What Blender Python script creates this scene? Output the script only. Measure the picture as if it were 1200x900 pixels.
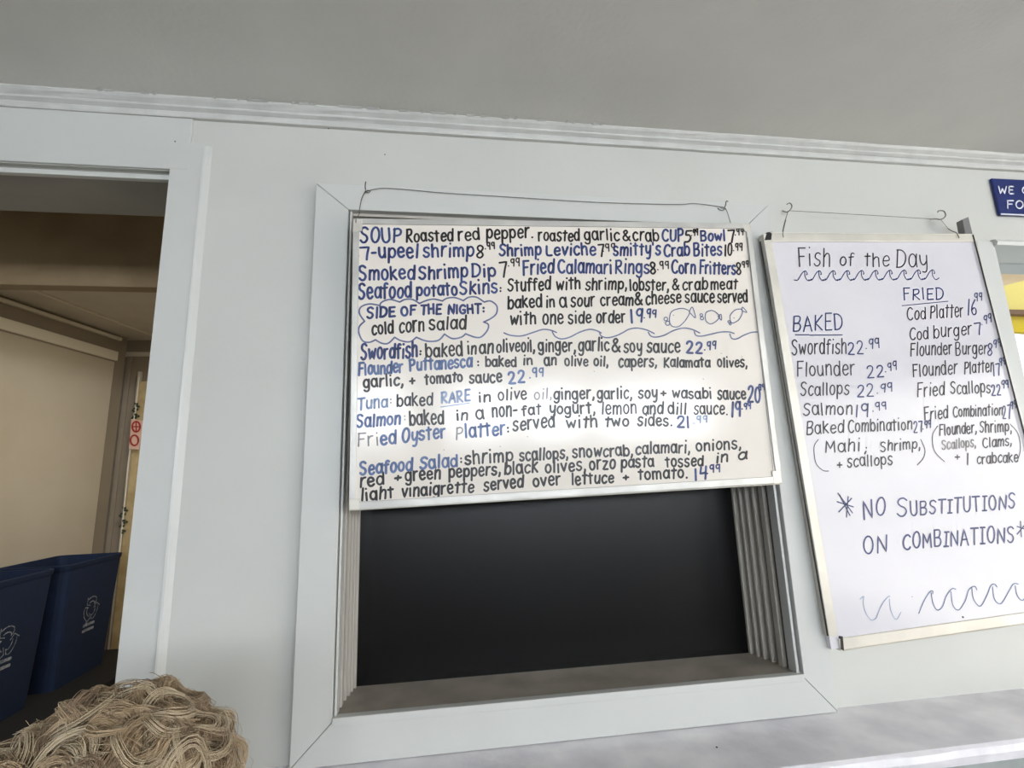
import bpy, bmesh, math, random
from mathutils import Vector, Matrix

for o in list(bpy.data.objects): bpy.data.objects.remove(o, do_unlink=True)
COL = bpy.context.scene.collection
random.seed(7)

# ------------------------------------------------------------------ camera
CH = 1.65                       # height of the lens above the floor
CAM = Vector((0, -1.02, CH))
CR = Vector((0.99033147, -0.13517867, -0.03114969))
CU = Vector((0.00503074, -0.18940385, 0.98188639))
CF = Vector((0.13862997, 0.97254969, 0.18689255))
FPX = 588.0
cd = bpy.data.cameras.new('camera'); cam = bpy.data.objects.new('camera', cd); COL.objects.link(cam)
cam.matrix_world = Matrix(((CR.x, CU.x, -CF.x, CAM.x), (CR.y, CU.y, -CF.y, CAM.y), (CR.z, CU.z, -CF.z, CAM.z), (0, 0, 0, 1)))
cd.sensor_fit = 'HORIZONTAL'; cd.sensor_width = 36; cd.lens = FPX / 1200 * 36; cd.clip_start = 0.02
sc = bpy.context.scene
sc.camera = cam

# ------------------------------------------------------------------ world, lights, exposure
w = bpy.data.worlds.new('sky'); sc.world = w; w.use_nodes = True
bg = w.node_tree.nodes['Background']; bg.inputs[0].default_value = (0.80, 0.90, 1.0, 1); bg.inputs[1].default_value = 2.2
sc.view_settings.view_transform = 'Standard'; sc.view_settings.look = 'None'
sc.view_settings.gamma = 1; sc.view_settings.use_curve_mapping = False
sc.view_settings.exposure = -0.24

def area(name, loc, aim, sx, sy, power, col):
    l = bpy.data.lights.new(name, 'AREA'); l.shape = 'RECTANGLE'; l.size = sx; l.size_y = sy
    l.energy = power; l.color = col
    o = bpy.data.objects.new(name, l); COL.objects.link(o); o.location = loc
    o.rotation_euler = (Vector(aim) - Vector(loc)).to_track_quat('-Z', 'Y').to_euler()
    return o
# area lights before the closed side walls stand in for unseen daylight
area('daylight_right', (3.42, -2.3, 1.35), (0.0, -2.1, 1.35), 2.4, 1.7, 74, (1.0, 0.965, 0.90))
area('daylight_left', (-2.17, -2.9, 1.1), (0.5, -0.6, 0.9), 1.6, 1.5, 17, (0.72, 0.87, 1.0))
area('hall_lamp', (-0.95, 1.15, 2.38), (-1.25, 1.3, 0.0), 0.35, 0.35, 11.5, (1.0, 0.93, 0.81))

# ------------------------------------------------------------------ helpers
def ray(px, py): return CF * FPX + CR * (px - 600) - CU * (py - 450)
def hit(px, py, P0, n):
    d = ray(px, py); t = (Vector(P0) - CAM).dot(n) / d.dot(n); return CAM + d * t
def wallpt(px, py, y=0.0): return hit(px, py, (0, y, 0), Vector((0, 1, 0)))

def lin(c): return tuple(((v / 255) / 12.92 if v / 255 <= .04045 else ((v / 255 + .055) / 1.055) ** 2.4) for v in c) + (1,)

def mat(name, rgb, rough=.5, metal=0, spec=.5, noise=0, nscale=8, bump=0, bscale=60, rgb2=None, coat=0, emit=None, es=1, lo=.35, hi=.65):
    m = bpy.data.materials.new(name); m.use_nodes = True
    nt = m.node_tree; b = nt.nodes['Principled BSDF']
    b.inputs['Base Color'].default_value = lin(rgb); b.inputs['Roughness'].default_value = rough
    b.inputs['Metallic'].default_value = metal; b.inputs['Specular IOR Level'].default_value = spec
    b.inputs['Coat Weight'].default_value = coat; b.inputs['Coat Roughness'].default_value = .08
    tc = nt.nodes.new('ShaderNodeTexCoord')
    if rgb2 is not None or noise:
        n = nt.nodes.new('ShaderNodeTexNoise'); n.inputs['Scale'].default_value = nscale; n.inputs['Detail'].default_value = 6
        nt.links.new(tc.outputs['Object'], n.inputs['Vector'])
        r = nt.nodes.new('ShaderNodeValToRGB'); r.color_ramp.elements[0].position = lo; r.color_ramp.elements[1].position = hi
        c2 = rgb2 if rgb2 is not None else tuple(max(0, v * (1 - noise)) for v in rgb)
        r.color_ramp.elements[0].color = lin(c2); r.color_ramp.elements[1].color = lin(rgb)
        nt.links.new(n.outputs['Fac'], r.inputs['Fac']); nt.links.new(r.outputs['Color'], b.inputs['Base Color'])
    if bump:
        n2 = nt.nodes.new('ShaderNodeTexNoise'); n2.inputs['Scale'].default_value = bscale; n2.inputs['Detail'].default_value = 4
        nt.links.new(tc.outputs['Object'], n2.inputs['Vector'])
        bp = nt.nodes.new('ShaderNodeBump'); bp.inputs['Strength'].default_value = bump; bp.inputs['Distance'].default_value = .004
        nt.links.new(n2.outputs['Fac'], bp.inputs['Height']); nt.links.new(bp.outputs['Normal'], b.inputs['Normal'])
    if emit:
        b.inputs['Emission Color'].default_value = lin(emit); b.inputs['Emission Strength'].default_value = es
    return m

M = dict(
    wall=mat('wall_paint', (208, 208, 202), .42, noise=.025, nscale=3, bump=.12, bscale=35),
    casing=mat('casing_paint', (209, 210, 206), .35, noise=.02, nscale=5, bump=.05, bscale=40),
    crown=mat('crown_paint', (209, 209, 205), .4, noise=.05, nscale=20, bump=.25, bscale=50),
    ceiling=mat('ceiling_paint', (226, 225, 219), .7, noise=.03, nscale=5, bump=.15, bscale=90),
    ledge=mat('ledge_paint', (250, 248, 251), .45, rgb2=(222, 220, 227), nscale=9, bump=.5, bscale=26),
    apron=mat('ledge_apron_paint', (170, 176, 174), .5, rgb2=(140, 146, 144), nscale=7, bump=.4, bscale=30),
    sill=mat('sill_wood', (176, 168, 155), .45, rgb2=(150, 142, 130), nscale=12, bump=.15),
    track=mat('window_track', (200, 194, 184), .4, rgb2=(190, 184, 174), nscale=3, bump=0),
    trackdark=mat('track_groove_shade', (88, 80, 72), .6),  # dark jamb colour puts shade into the gaps between tracks
    dark=mat('dark_interior', (12, 12, 14), .8),
    void=mat('room_shade_black', (5, 5, 6), .95),  # near-black colour stands for the lack of light in there
    board1=mat('board_enamel_warm', (242, 234, 224), .15, rgb2=(236, 229, 219), nscale=4, spec=.5),
    board2=mat('board_enamel_cool', (224, 221, 225), .15, rgb2=(214, 212, 218), nscale=3, spec=.5),
    alu=mat('board_aluminium', (212, 210, 204), .38, metal=.45, noise=.1, nscale=14),
    alul=mat('board_aluminium_light', (222, 217, 206), .4, metal=.35, noise=.06, nscale=14),
    gplastic=mat('grey_plastic', (120, 120, 118), .5),
    bplastic=mat('black_plastic', (22, 22, 24), .4),
    wire=mat('steel_wire', (92, 90, 86), .4, metal=.8),
    hook=mat('cup_hook_steel', (128, 124, 116), .35, metal=.85),
    nail=mat('nail_head', (70, 68, 64), .5, metal=.6),
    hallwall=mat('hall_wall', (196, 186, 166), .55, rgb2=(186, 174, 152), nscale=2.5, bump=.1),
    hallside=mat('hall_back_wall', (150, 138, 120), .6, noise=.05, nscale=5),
    hallceil=mat('hall_ceiling', (212, 203, 187), .65, noise=.05, nscale=6, bump=.1),
    hallwood=mat('hall_beam', (158, 136, 104), .6, rgb2=(140, 118, 86), nscale=7, bump=.15),
    soffit=mat('soffit_paint', (160, 158, 150), .6, noise=.05),
    halltrim=mat('hall_trim', (226, 218, 198), .5),
    oak=mat('hall_door_wood', (198, 178, 134), .5, rgb2=(176, 154, 112), nscale=16),
    bin=mat('bin_plastic_blue', (7, 32, 66), .75, rgb2=(6, 28, 58), nscale=12, bump=.15, bscale=120),
    binlogo=mat('bin_print_white', (175, 180, 185), .5, rgb2=(90, 98, 112), nscale=90),
    counter=mat('hall_counter', (12, 11, 10), .7),
    floor=mat('floor_tile', (96, 88, 78), .5, rgb2=(80, 72, 64), nscale=6),
    rearwall=mat('rear_wall_paint', (150, 152, 150), .7, noise=.05),
    sign=mat('sign_enamel_blue', (9, 36, 106), .3, rgb2=(7, 30, 94), nscale=20),
    signtxt=mat('sign_letters_white', (228, 230, 240), .4),
    ink_black=mat('ink_black', (14, 12, 14), .3, rgb2=(32, 29, 30), nscale=120, lo=.42, hi=.75),
    ink_blue=mat('ink_blue', (30, 44, 96), .3, rgb2=(66, 84, 138), nscale=70),
    ink_navy=mat('ink_navy', (18, 36, 92), .3, rgb2=(34, 56, 118), nscale=90),
    ink_pale=mat('ink_pale_blue', (68, 90, 138), .35, rgb2=(100, 122, 164), nscale=70),  # pale blue: fading and glare over strokes put into the colour
    ink_faint=mat('ink_faint_blue', (122, 144, 184), .35, rgb2=(156, 174, 202), nscale=70),  # paler still, for faint strokes and those washed out by glare
    ink_grey=mat('ink_glare_faded_black', (112, 110, 108), .35, rgb2=(148, 146, 144), nscale=70),  # black greyed by colour, for dulled strokes and those under glare
    ink_thin=mat('ink_thin_black', (26, 25, 30), .35, rgb2=(58, 56, 64), nscale=90),
    ink_line=mat('ink_slate_blue', (78, 88, 128), .35, rgb2=(110, 120, 154), nscale=60),
    red=mat('tag_red_print', (168, 40, 34), .5), pink=mat('tag_card', (222, 186, 168), .6),
    bead=mat('dark_green_beads', (52, 66, 48), .5),
    awning=mat('yellow_awning_canvas', (255, 214, 20), .7, emit=None),
    awning2=mat('pale_yellow_canvas', (255, 226, 120), .7),
    brownbar=mat('brown_awning_bar', (128, 84, 40), .6), outwall=mat('outside_white_wall', (240, 238, 230), .7),
    peach=mat('peach_soffit', (232, 206, 176), .7), greysof=mat('grey_eave', (150, 150, 150), .7), asphalt=mat('outside_paving', (150, 148, 142), .8),
    skin=mat('skin', (214, 166, 140), .5), hairbase=mat('hair_dark_blonde_base', (150, 124, 98), .75, rgb2=(112, 90, 68), nscale=30, bump=.8, bscale=60),
    hair1=mat('hair_blonde', (192, 168, 136), .5), hair2=mat('hair_light_blonde', (216, 198, 168), .45),
    hair3=mat('hair_ash_brown', (156, 134, 110), .5),
    shirt=mat('shirt_cotton', (70, 78, 92), .8, noise=.08, nscale=30, bump=.2), trousers=mat('trousers_denim', (40, 48, 66), .85, noise=.1, nscale=60),
    shoe=mat('shoe_leather', (40, 34, 30), .5), eye=mat('eye_white', (235, 232, 226), .3), lip=mat('lips', (176, 104, 96), .5),
    lampface=mat('lamp_diffuser', (240, 240, 236), .5, emit=(255, 250, 240), es=1.5),
    pane_lit=mat('daylit_pane', (200, 215, 230), .5, emit=(240, 246, 255), es=34.0),
)
def glass(name, col, rough=0.02):
    m = bpy.data.materials.new(name); m.use_nodes = True; nt = m.node_tree
    nt.nodes.remove(nt.nodes['Principled BSDF']); out = nt.nodes['Material Output']
    tr = nt.nodes.new('ShaderNodeBsdfTransparent'); tr.inputs[0].default_value = col
    gl = nt.nodes.new('ShaderNodeBsdfGlossy'); gl.inputs['Roughness'].default_value = rough
    fr = nt.nodes.new('ShaderNodeFresnel'); fr.inputs[0].default_value = 1.45
    mx = nt.nodes.new('ShaderNodeMixShader')
    ge = nt.nodes.new('ShaderNodeNewGeometry'); su = nt.nodes.new('ShaderNodeMath'); su.operation = 'SUBTRACT'; su.inputs[0].default_value = 1
    mu = nt.nodes.new('ShaderNodeMath'); mu.operation = 'MULTIPLY'
    nt.links.new(ge.outputs['Backfacing'], su.inputs[1]); nt.links.new(fr.outputs[0], mu.inputs[0]); nt.links.new(su.outputs[0], mu.inputs[1])
    nt.links.new(mu.outputs[0], mx.inputs[0]); nt.links.new(tr.outputs[0], mx.inputs[1]); nt.links.new(gl.outputs[0], mx.inputs[2])
    nt.links.new(mx.outputs[0], out.inputs[0]); return m
M['pane'] = glass('clear_glass', (.95, .96, .96, 1))
M['pane_dark'] = glass('smoked_glass', (.10, .10, .11, 1), .32)

class MB:
    """collects shapes and links them as one mesh object"""
    def __init__(s): s.v = []; s.f = []; s.smooth = False
    def box(s, x0, x1, y0, y1, z0, z1):
        b = len(s.v)
        for x in (x0, x1):
            for y in (y0, y1):
                for z in (z0, z1): s.v.append((x, y, z))
        for f in ((0, 1, 3, 2), (4, 6, 7, 5), (0, 4, 5, 1), (2, 3, 7, 6), (0, 2, 6, 4), (1, 5, 7, 3)): s.f.append(tuple(b + i for i in f))
        return s
    def hexa(s, lo, hi):
        """lo, hi: two rings of four corners"""
        b = len(s.v); s.v += [tuple(p) for p in lo] + [tuple(p) for p in hi]
        s.f += [(b, b + 3, b + 2, b + 1), (b + 4, b + 5, b + 6, b + 7)] + [(b + i, b + (i + 1) % 4, b + 4 + (i + 1) % 4, b + 4 + i) for i in range(4)]
        return s
    def loft(s, rings, closed=True, caps=True):
        n = len(rings[0]); b = len(s.v)
        for r in rings: s.v += [tuple(p) for p in r]
        for k in range(len(rings) - 1):
            for i in range(n if closed else n - 1):
                j = (i + 1) % n; s.f.append((b + k * n + i, b + k * n + j, b + (k + 1) * n + j, b + (k + 1) * n + i))
        if caps:
            s.f.append(tuple(b + i for i in reversed(range(n)))); s.f.append(tuple(b + (len(rings) - 1) * n + i for i in range(n)))
        return s
    def tube(s, pts, r, n=6, taper=None):
        pts = [Vector(p) for p in pts]; rings = []
        up = None
        for i, p in enumerate(pts):
            t = (pts[min(i + 1, len(pts) - 1)] - pts[max(i - 1, 0)])
            if t.length < 1e-9: t = Vector((0, 0, 1))
            t.normalize()
            if up is None: up = t.orthogonal().normalized()
            up = (up - t * up.dot(t)); up = up.normalized() if up.length > 1e-6 else t.orthogonal().normalized()
            sd = t.cross(up); rr = r if taper is None else r * taper[i]
            rings.append([p + (up * math.cos(2 * math.pi * k / n) + sd * math.sin(2 * math.pi * k / n)) * rr for k in range(n)])
        return s.loft(rings)
    def ribbon(s, pts, w, nrm):
        """flat stroke of half-width w in the plane with normal nrm"""
        pts = [Vector(p) for p in pts]; b = len(s.v); n = len(pts)
        for i, p in enumerate(pts):
            t = pts[min(i + 1, n - 1)] - pts[max(i - 1, 0)]
            if t.length < 1e-9: t = Vector((1, 0, 0))
            t.normalize(); sd = t.cross(nrm).normalized() * w
            s.v += [tuple(p + sd), tuple(p - sd)]
        for i in range(n - 1): s.f.append((b + 2 * i, b + 2 * i + 1, b + 2 * i + 3, b + 2 * i + 2))
        for p in (pts[0], pts[-1]):                       # round ends
            c = len(s.v); a = nrm.orthogonal().normalized(); q = nrm.cross(a)
            s.v += [tuple(p + (a * math.cos(k * math.pi / 4) + q * math.sin(k * math.pi / 4)) * w) for k in range(8)]
            s.f.append(tuple(c + k for k in range(8)))
        return s
    def build(s, name, m, parent=None, smooth=False, bevel=0, seg=2):
        me = bpy.data.meshes.new(name); me.from_pydata(s.v, [], s.f); me.update()
        bm = bmesh.new(); bm.from_mesh(me); bmesh.ops.recalc_face_normals(bm, faces=bm.faces); bm.to_mesh(me); bm.free()
        me.materials.append(M[m] if isinstance(m, str) else m)
        if smooth:
            for p in me.polygons: p.use_smooth = True
        o = bpy.data.objects.new(name, me); COL.objects.link(o)
        if parent is not None:
            o.parent = parent; o.matrix_parent_inverse = parent.matrix_basis.inverted()
        if bevel:
            b = o.modifiers.new('bevel', 'BEVEL'); b.width = bevel; b.segments = seg; b.limit_method = 'ANGLE'
        return o
def tag(o, label, cat, group=None):
    o['label'] = label; o['category'] = cat
    if group: o['group'] = group
    return o
def empty(name, loc, label, cat, group=None):
    o = bpy.data.objects.new(name, None); COL.objects.link(o); o.location = loc; o.empty_display_size = .05
    return tag(o, label, cat, group)
def structure(o): o['kind'] = 'structure'; return o
def sempty(name, loc):
    o = bpy.data.objects.new(name, None); COL.objects.link(o); o.location = loc; o.empty_display_size = .05
    return structure(o)

# ------------------------------------------------------------------ room shell
CEIL = CH + .808
XL, XR, YB = -2.2, 3.5, -5.0
WT = .17                                        # thickness of the menu wall
DX0, DX1, DZ = -1.55, -.551, CH + .648          # doorway into the hall
WX0, WX1, WZ0, WZ1 = -.192, .71, CH - .405, CH + .567   # serving window behind the menu board
VX0, VX1, VZ0, VZ1 = 1.404, 2.35, CH - .2, CH + .56     # window at the far right
def wall_cells(xs, zs, holes, y0, y1):
    mb = MB(); xs = sorted(set(xs)); zs = sorted(set(zs))
    for i in range(len(xs) - 1):
        for j in range(len(zs) - 1):
            cx, cz = (xs[i] + xs[i + 1]) / 2, (zs[j] + zs[j + 1]) / 2
            if any(a < cx < b and c < cz < d for a, b, c, d in holes): continue
            mb.box(xs[i], xs[i + 1], y0, y1, zs[j], zs[j + 1])
    return mb
holes = [(DX0, DX1, 0, DZ), (WX0, WX1, WZ0, WZ1), (VX0, VX1, VZ0, VZ1)]
wf = structure(wall_cells([XL, XR, DX0, DX1, WX0, WX1, VX0, VX1], [0, DZ, WZ0, WZ1, VZ0, VZ1, CEIL + .1], holes, 0, WT).build('wall_front', 'wall'))
structure(MB().box(XL - .1, XL, YB, 0, 0, CEIL + .1).build('wall_left', 'rearwall'))
structure(MB().box(XR, XR + .1, YB, 0, 0, CEIL + .1).build('wall_right', 'rearwall'))
structure(MB().box(XL - .1, XR + .1, YB - .1, YB, 0, CEIL + .1).build('wall_back', 'rearwall'))
structure(MB().box(XL - .1, XR + .1, YB - .1, 0, -.1, 0).build('floor', 'floor'))
structure(MB().box(XL - .1, XR + .1, YB - .1, 0, CEIL, CEIL + .1).build('ceiling', 'ceiling'))
# plywood joint in the wall above the menu board
structure(MB().box(wallpt(609, 180).x - .0008, wallpt(609, 180).x + .0008, -.0006, .001, CH + .628, CH + .77).build('trim_9', 'casing', wf))

# crown moulding: profile (depth, height) swept along x
def cornice(name, x0, x1, prof, m, nseg=60, jit=.0006):
    mb = MB(); rings = []
    rnd = random.Random(3)
    for i in range(nseg + 1):
        x = x0 + (x1 - x0) * i / nseg
        rings.append([(x, -d, z + rnd.uniform(-jit, jit)) for d, z in prof])
    mb.loft(rings); return mb.build(name, m, smooth=False)
z0 = CH + .768
prof = [(0, z0), (.009, z0), (.010, z0 + .003), (.010, z0 + .012), (.008, z0 + .014), (.011, z0 + .016), (.016, z0 + .019), (.0165, z0 + .022), (.013, z0 + .0245),
        (.0115, z0 + .0265), (.015, z0 + .029), (.020, z0 + .033), (.023, z0 + .037), (.0225, CEIL), (0, CEIL)]
crown = structure(cornice('trim_1', XL, XR, prof, 'crown'))
ck = MB(); rnd = random.Random(11)                # cracked caulk bits along the top of the moulding
for i in range(46):
    px = rnd.choice([rnd.uniform(20, 720), rnd.uniform(330, 720)]); p = wallpt(px, 100 + px * .0692, -.022); L = rnd.uniform(.004, .022)
    x = p.x; z = CEIL - .0005
    ck.hexa([(x, -.020, z - .003), (x + L, -.020, z - .002), (x + L, -.027, z - .0015), (x, -.026, z - .002)], [(x, -.020, z), (x + L, -.020, z), (x + L * .9, -.031, z), (x + L * .1, -.029, z)])
c_o = ck.build('caulk', 'crown', crown); c_o['kind'] = 'stuff'

# ledge under the window
zl = CH - .473
lm = MB(); rings = []
for i in range(90):
    x = -.482 + (XR + .482) * i / 89; j = .0016 * math.sin(i * 1.7) + .0012 * math.sin(i * .61)
    rings.append([(x, .0, zl), (x, -.168, zl), (x, -.174 + j, zl - .004), (x, -.176 + j, zl - .014), (x, -.172, zl - .028), (x, 0, zl - .028)])
lm.loft(rings); ledge = lm.build('trim_2', 'ledge', smooth=False); structure(ledge)
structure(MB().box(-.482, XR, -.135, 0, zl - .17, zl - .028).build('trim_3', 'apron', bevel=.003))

# doorway casing: head board, side board, quarter-round, jambs, stop
dc = sempty('door_1', (DX1, 0, 0))
MB().box(XL, wallpt(226, 155).x, -.006, 0, CH + .649, z0).build('head_casing', 'casing', dc, bevel=.0015)
MB().box(DX1, -.489, -.006, 0, 0, CH + .649).box(wallpt(226, 155).x, -.489, -.006, 0, CH + .649, CH + .712).build('side_casing', 'casing', dc)
q = MB(); rings = []; rnd = random.Random(5)
for i in range(50):
    z = (CH + .708) * i / 49; k = rnd.uniform(-.0007, .0007); e = .5 if i == 49 else 1
    rings.append([(-.4895, 0, z), (-.4895, -.0085 * e, z), (-.486 + k, -.0075 * e, z), (-.4815 + k, -.0045 * e, z), (-.477 + k, -.001, z), (-.476, 0, z)])
q.loft(rings).build('quarter_round', 'casing', dc)
MB().box(DX1 - .001, DX1 + .0005, .0, WT, 0, DZ).build('side_jamb', 'casing', dc)
MB().box(DX0, DX1 - .001, .004, .016, CH + .630, CH + .6405).build('head_jamb', 'casing', dc, bevel=.001)
MB().box(DX0, DX1 - .001, .012, WT, CH + .636, CH + .648).build('soffit_board', 'soffit', dc)
MB().box(DX0 - .06, DX0, -.013, 0, 0, CH + .649).build('side_casing', 'casing', dc, bevel=.0015)

# serving window: mitred casing, jamb, tracks, sill, smoked pane
wn = sempty('window_1', (.26, 0, WZ0))
ox0, ox1, oz0, oz1 = -.2595, .7735, CH - .472, CH + .624
cy = -.019
def mitre(name, a, b, c, d):   # outer edge a-b, inner edge c-d in the x-z plane
    return MB().hexa([(p[0], 0, p[1]) for p in (a, b, c, d)], [(p[0], cy, p[1]) for p in (a, b, c, d)]).build(name, 'casing', wn, bevel=.0012)
g = .0005
mitre('casing_board', (ox0, oz0 + g), (ox0, oz1 - g), (WX0, WZ1 - g), (WX0, WZ0 + g))
mitre('casing_board', (ox1, oz1 - g), (ox1, oz0 + g), (WX1, WZ0 + g), (WX1, WZ1 - g))
mitre('casing_board', (ox0 + g, oz1), (ox1 - g, oz1), (WX1 - g, WZ1), (WX0 + g, WZ1))
mitre('casing_board', (ox1 - g, oz0), (ox0 + g, oz0), (WX0 + g, WZ0), (WX1 - g, WZ0))
MB().box(WX0, WX1, -.004, .135, WZ0 - .001, WZ0 + .006).build('sill', 'sill', wn)
MB().box(WX0, WX1, -.0215, -.004, WZ0 - .006, WZ0 + .0075).build('sill_lip', 'casing', wn, bevel=.0015)
for sx, X in ((1, WX0), (-1, WX1)):
    a = lambda t: X + sx * t
    def strip(t0, t1, y0, y1, m='track', nm='track'):
        if sx > 0: t1 = t1 * .62; t0 = min(t0, .002)
        MB().box(min(a(t0), a(t1)), max(a(t0), a(t1)), y0, y1, WZ0 + .006, WZ1).build(nm, m, wn, bevel=.0008)
    strip(0, .004, -.006, .13, 'trackdark', 'jamb')
    strip(.004, .010, -.012, .012, 'casing', 'stop')
    strip(.004, .013, .024, .040)
    strip(.004, .017, .054, .061)
    strip(.004, .022, .074, .081)
    strip(.004, .026, .092, .098)
    strip(.004, .031, .110, .118)
MB().box(WX0, WX1, -.004, .13, WZ1 - .006, WZ1).build('jamb', 'track', wn)
MB().box(WX0 + .006, WX1 - .006, .119, .123, WZ0 + .004, WZ1 - .006).build('pane', 'pane_dark', wn)
# room behind it, its darkness painted as near-black walls
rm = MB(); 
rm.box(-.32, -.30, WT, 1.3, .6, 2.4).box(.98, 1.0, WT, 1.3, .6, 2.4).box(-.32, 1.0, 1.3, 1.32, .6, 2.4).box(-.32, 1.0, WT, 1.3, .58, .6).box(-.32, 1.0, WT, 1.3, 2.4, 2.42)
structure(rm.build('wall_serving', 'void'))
# ------------------------------------------------------------------ hall behind the doorway
A = Vector((-1.906, 1.354, 0)); B = Vector((-1.790, 1.952, 0)); hd = (B - A).normalized(); hn = hd.cross(Vector((0, 0, 1)))
if hn.x < 0: hn = -hn
def hp(s, off, z): p = A + hd * s + hn * off; return (p.x, p.y, z)     # point on the slanted hall wall
HC = CH + .862; S1 = (B - A).length
def hbox(s0, s1, o0, o1, z0_, z1_):
    return MB().hexa([hp(s0, o0, z0_), hp(s1, o0, z0_), hp(s1, o1, z0_), hp(s0, o1, z0_)], [hp(s0, o0, z1_), hp(s1, o0, z1_), hp(s1, o1, z1_), hp(s0, o1, z1_)])
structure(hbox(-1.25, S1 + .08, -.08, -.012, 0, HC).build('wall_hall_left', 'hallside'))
hpnl = hbox(-1.25, S1, -.012, 0, 0, CH + .74).build('wall_hall_panel', 'hallwall', bevel=.002); structure(hpnl)
hbox(-1.25, S1 + .006, 0, .012, CH + .712, CH + .765).build('trim_5', 'halltrim', hpnl, bevel=.004)
hbox(-1.25, S1 + .003, .0, .005, CH + .706, CH + .712).build('trim_6', 'hallside', hpnl)
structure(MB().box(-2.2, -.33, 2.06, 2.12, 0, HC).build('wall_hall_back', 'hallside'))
structure(MB().box(-.36, -.33, WT, 2.06, 0, HC).build('wall_hall_right', 'hallwall'))
structure(MB().box(-2.35, -.33, WT, 2.12, HC, HC + .05).build('ceiling_hall', 'hallceil'))
structure(MB().box(-2.35, -.33, WT, 2.12, -.1, 0).build('floor_hall', 'hallceil'))
structure(MB().box(-2.2, -.36, .515, .56, CH + .592, HC).build('trim_7', 'hallwood', bevel=.002))
structure(hbox(-1.25, S1 + .02, -.012, .012, HC - .03, HC - .012).build('trim_8', 'halltrim', bevel=.004))
# ceiling batten
p0, p1 = hit(36, 338, (0, 0, HC), Vector((0, 0, 1))), hit(184, 394, (0, 0, HC), Vector((0, 0, 1)))
bt = MB().tube([(p0.x, p0.y, HC - .002), (p1.x, p1.y, HC - .003)], .008, 6); tag(bt.build('ceiling_batten', 'halltrim'), 'thin pale batten running along the hall ceiling', 'batten')
# back wall of the hall: door casing and wood door edge
hb = 2.06
def bx(px0, py0, px1, py1, y): a_, b_ = wallpt(px0, py0, y), wallpt(px1, py1, y); return a_, b_
tp = wallpt(146, 416, hb)
MB().box(-1.80, -.36, hb - .012, hb, tp.z - .01, tp.z + .015).build('trim_10', 'hallceil').__setitem__('kind', 'structure')
od = sempty('door_2', (wallpt(143, 620, hb).x, hb - .02, 0))
ex = wallpt(143, 620, hb - .03).x
MB().box(ex + .008, ex + .06, hb - .035, hb - .002, 0, wallpt(170, 447, hb - .03).z).build('door_frame', 'oak', od, bevel=.003)
MB().box(ex - .012, ex + .004, hb - .022, hb - .002, 0, wallpt(163, 445, hb - .03).z + .05).build('side_casing', 'hallceil', od, bevel=.002)
MB().box(ex - .085, ex - .06, hb - .010, hb - .002, 0, tp.z - .01).build('side_casing', 'hallside', od, bevel=.002)

# string of beads and the red-ringed tag
bs = empty('bead_string', (0, 0, 0), 'thin white cord with dark green bead clusters hanging in the hall', 'cord')
P_ = lambda x, y: wallpt(x, y, hb - .05)
def strpts(pl): return [P_(*q_) for q_ in pl]
MB().tube(strpts([(163, 442), (160, 472), (156, 500), (150, 545), (145, 600), (140, 648)]), .0035, 5).build('cord', 'halltrim', bs)
for pl in ([(160, 474), (158, 480), (160, 486), (156, 491)], [(146, 596), (143, 603), (146, 610), (142, 618), (144, 624)]):
    mb = MB()
    rnd = random.Random(2)
    for a_ in strpts(pl):
        for k in range(4):
            c = a_ + Vector((rnd.uniform(-.010, .010), rnd.uniform(-.006, .006), rnd.uniform(-.012, .012)))
            mb.tube([c + Vector((0, 0, -.006)), c, c + Vector((0, 0, .006))], .006, 6, [.5, 1, .5])
    mb.build('bead_cluster', 'bead', bs)
tg = empty('hanging_tag', P_(158, 510), 'small pink card tag with two red rings hanging in the hall', 'tag')
qd = [wallpt(*q_, hb - .06) for q_ in ((154, 491), (168, 493), (163, 527), (151, 526))]
MB().hexa(qd, [v + Vector((0, .004, 0)) for v in qd]).build('card', 'pink', tg)
for cx, cy_, full in ((159.5, 500, 1), (157.5, 516, 0)):
    pts = [wallpt(cx + 4.6 * math.cos(t), cy_ + 6.0 * math.sin(t), hb - .063) for t in [k * math.pi / 9 for k in range(19)]]
    mb = MB(); mb.ribbon(pts, .0045, Vector((0, 1, 0)))
    if full: mb.ribbon([wallpt(cx - 4, cy_, hb - .063), wallpt(cx + 4, cy_, hb - .063)], .003, Vector((0, 1, 0))); mb.ribbon([wallpt(cx, cy_ - 5, hb - .063), wallpt(cx, cy_ + 5, hb - .063)], .003, Vector((0, 1, 0)))
    mb.build('ring_print', 'red', tg)

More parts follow.
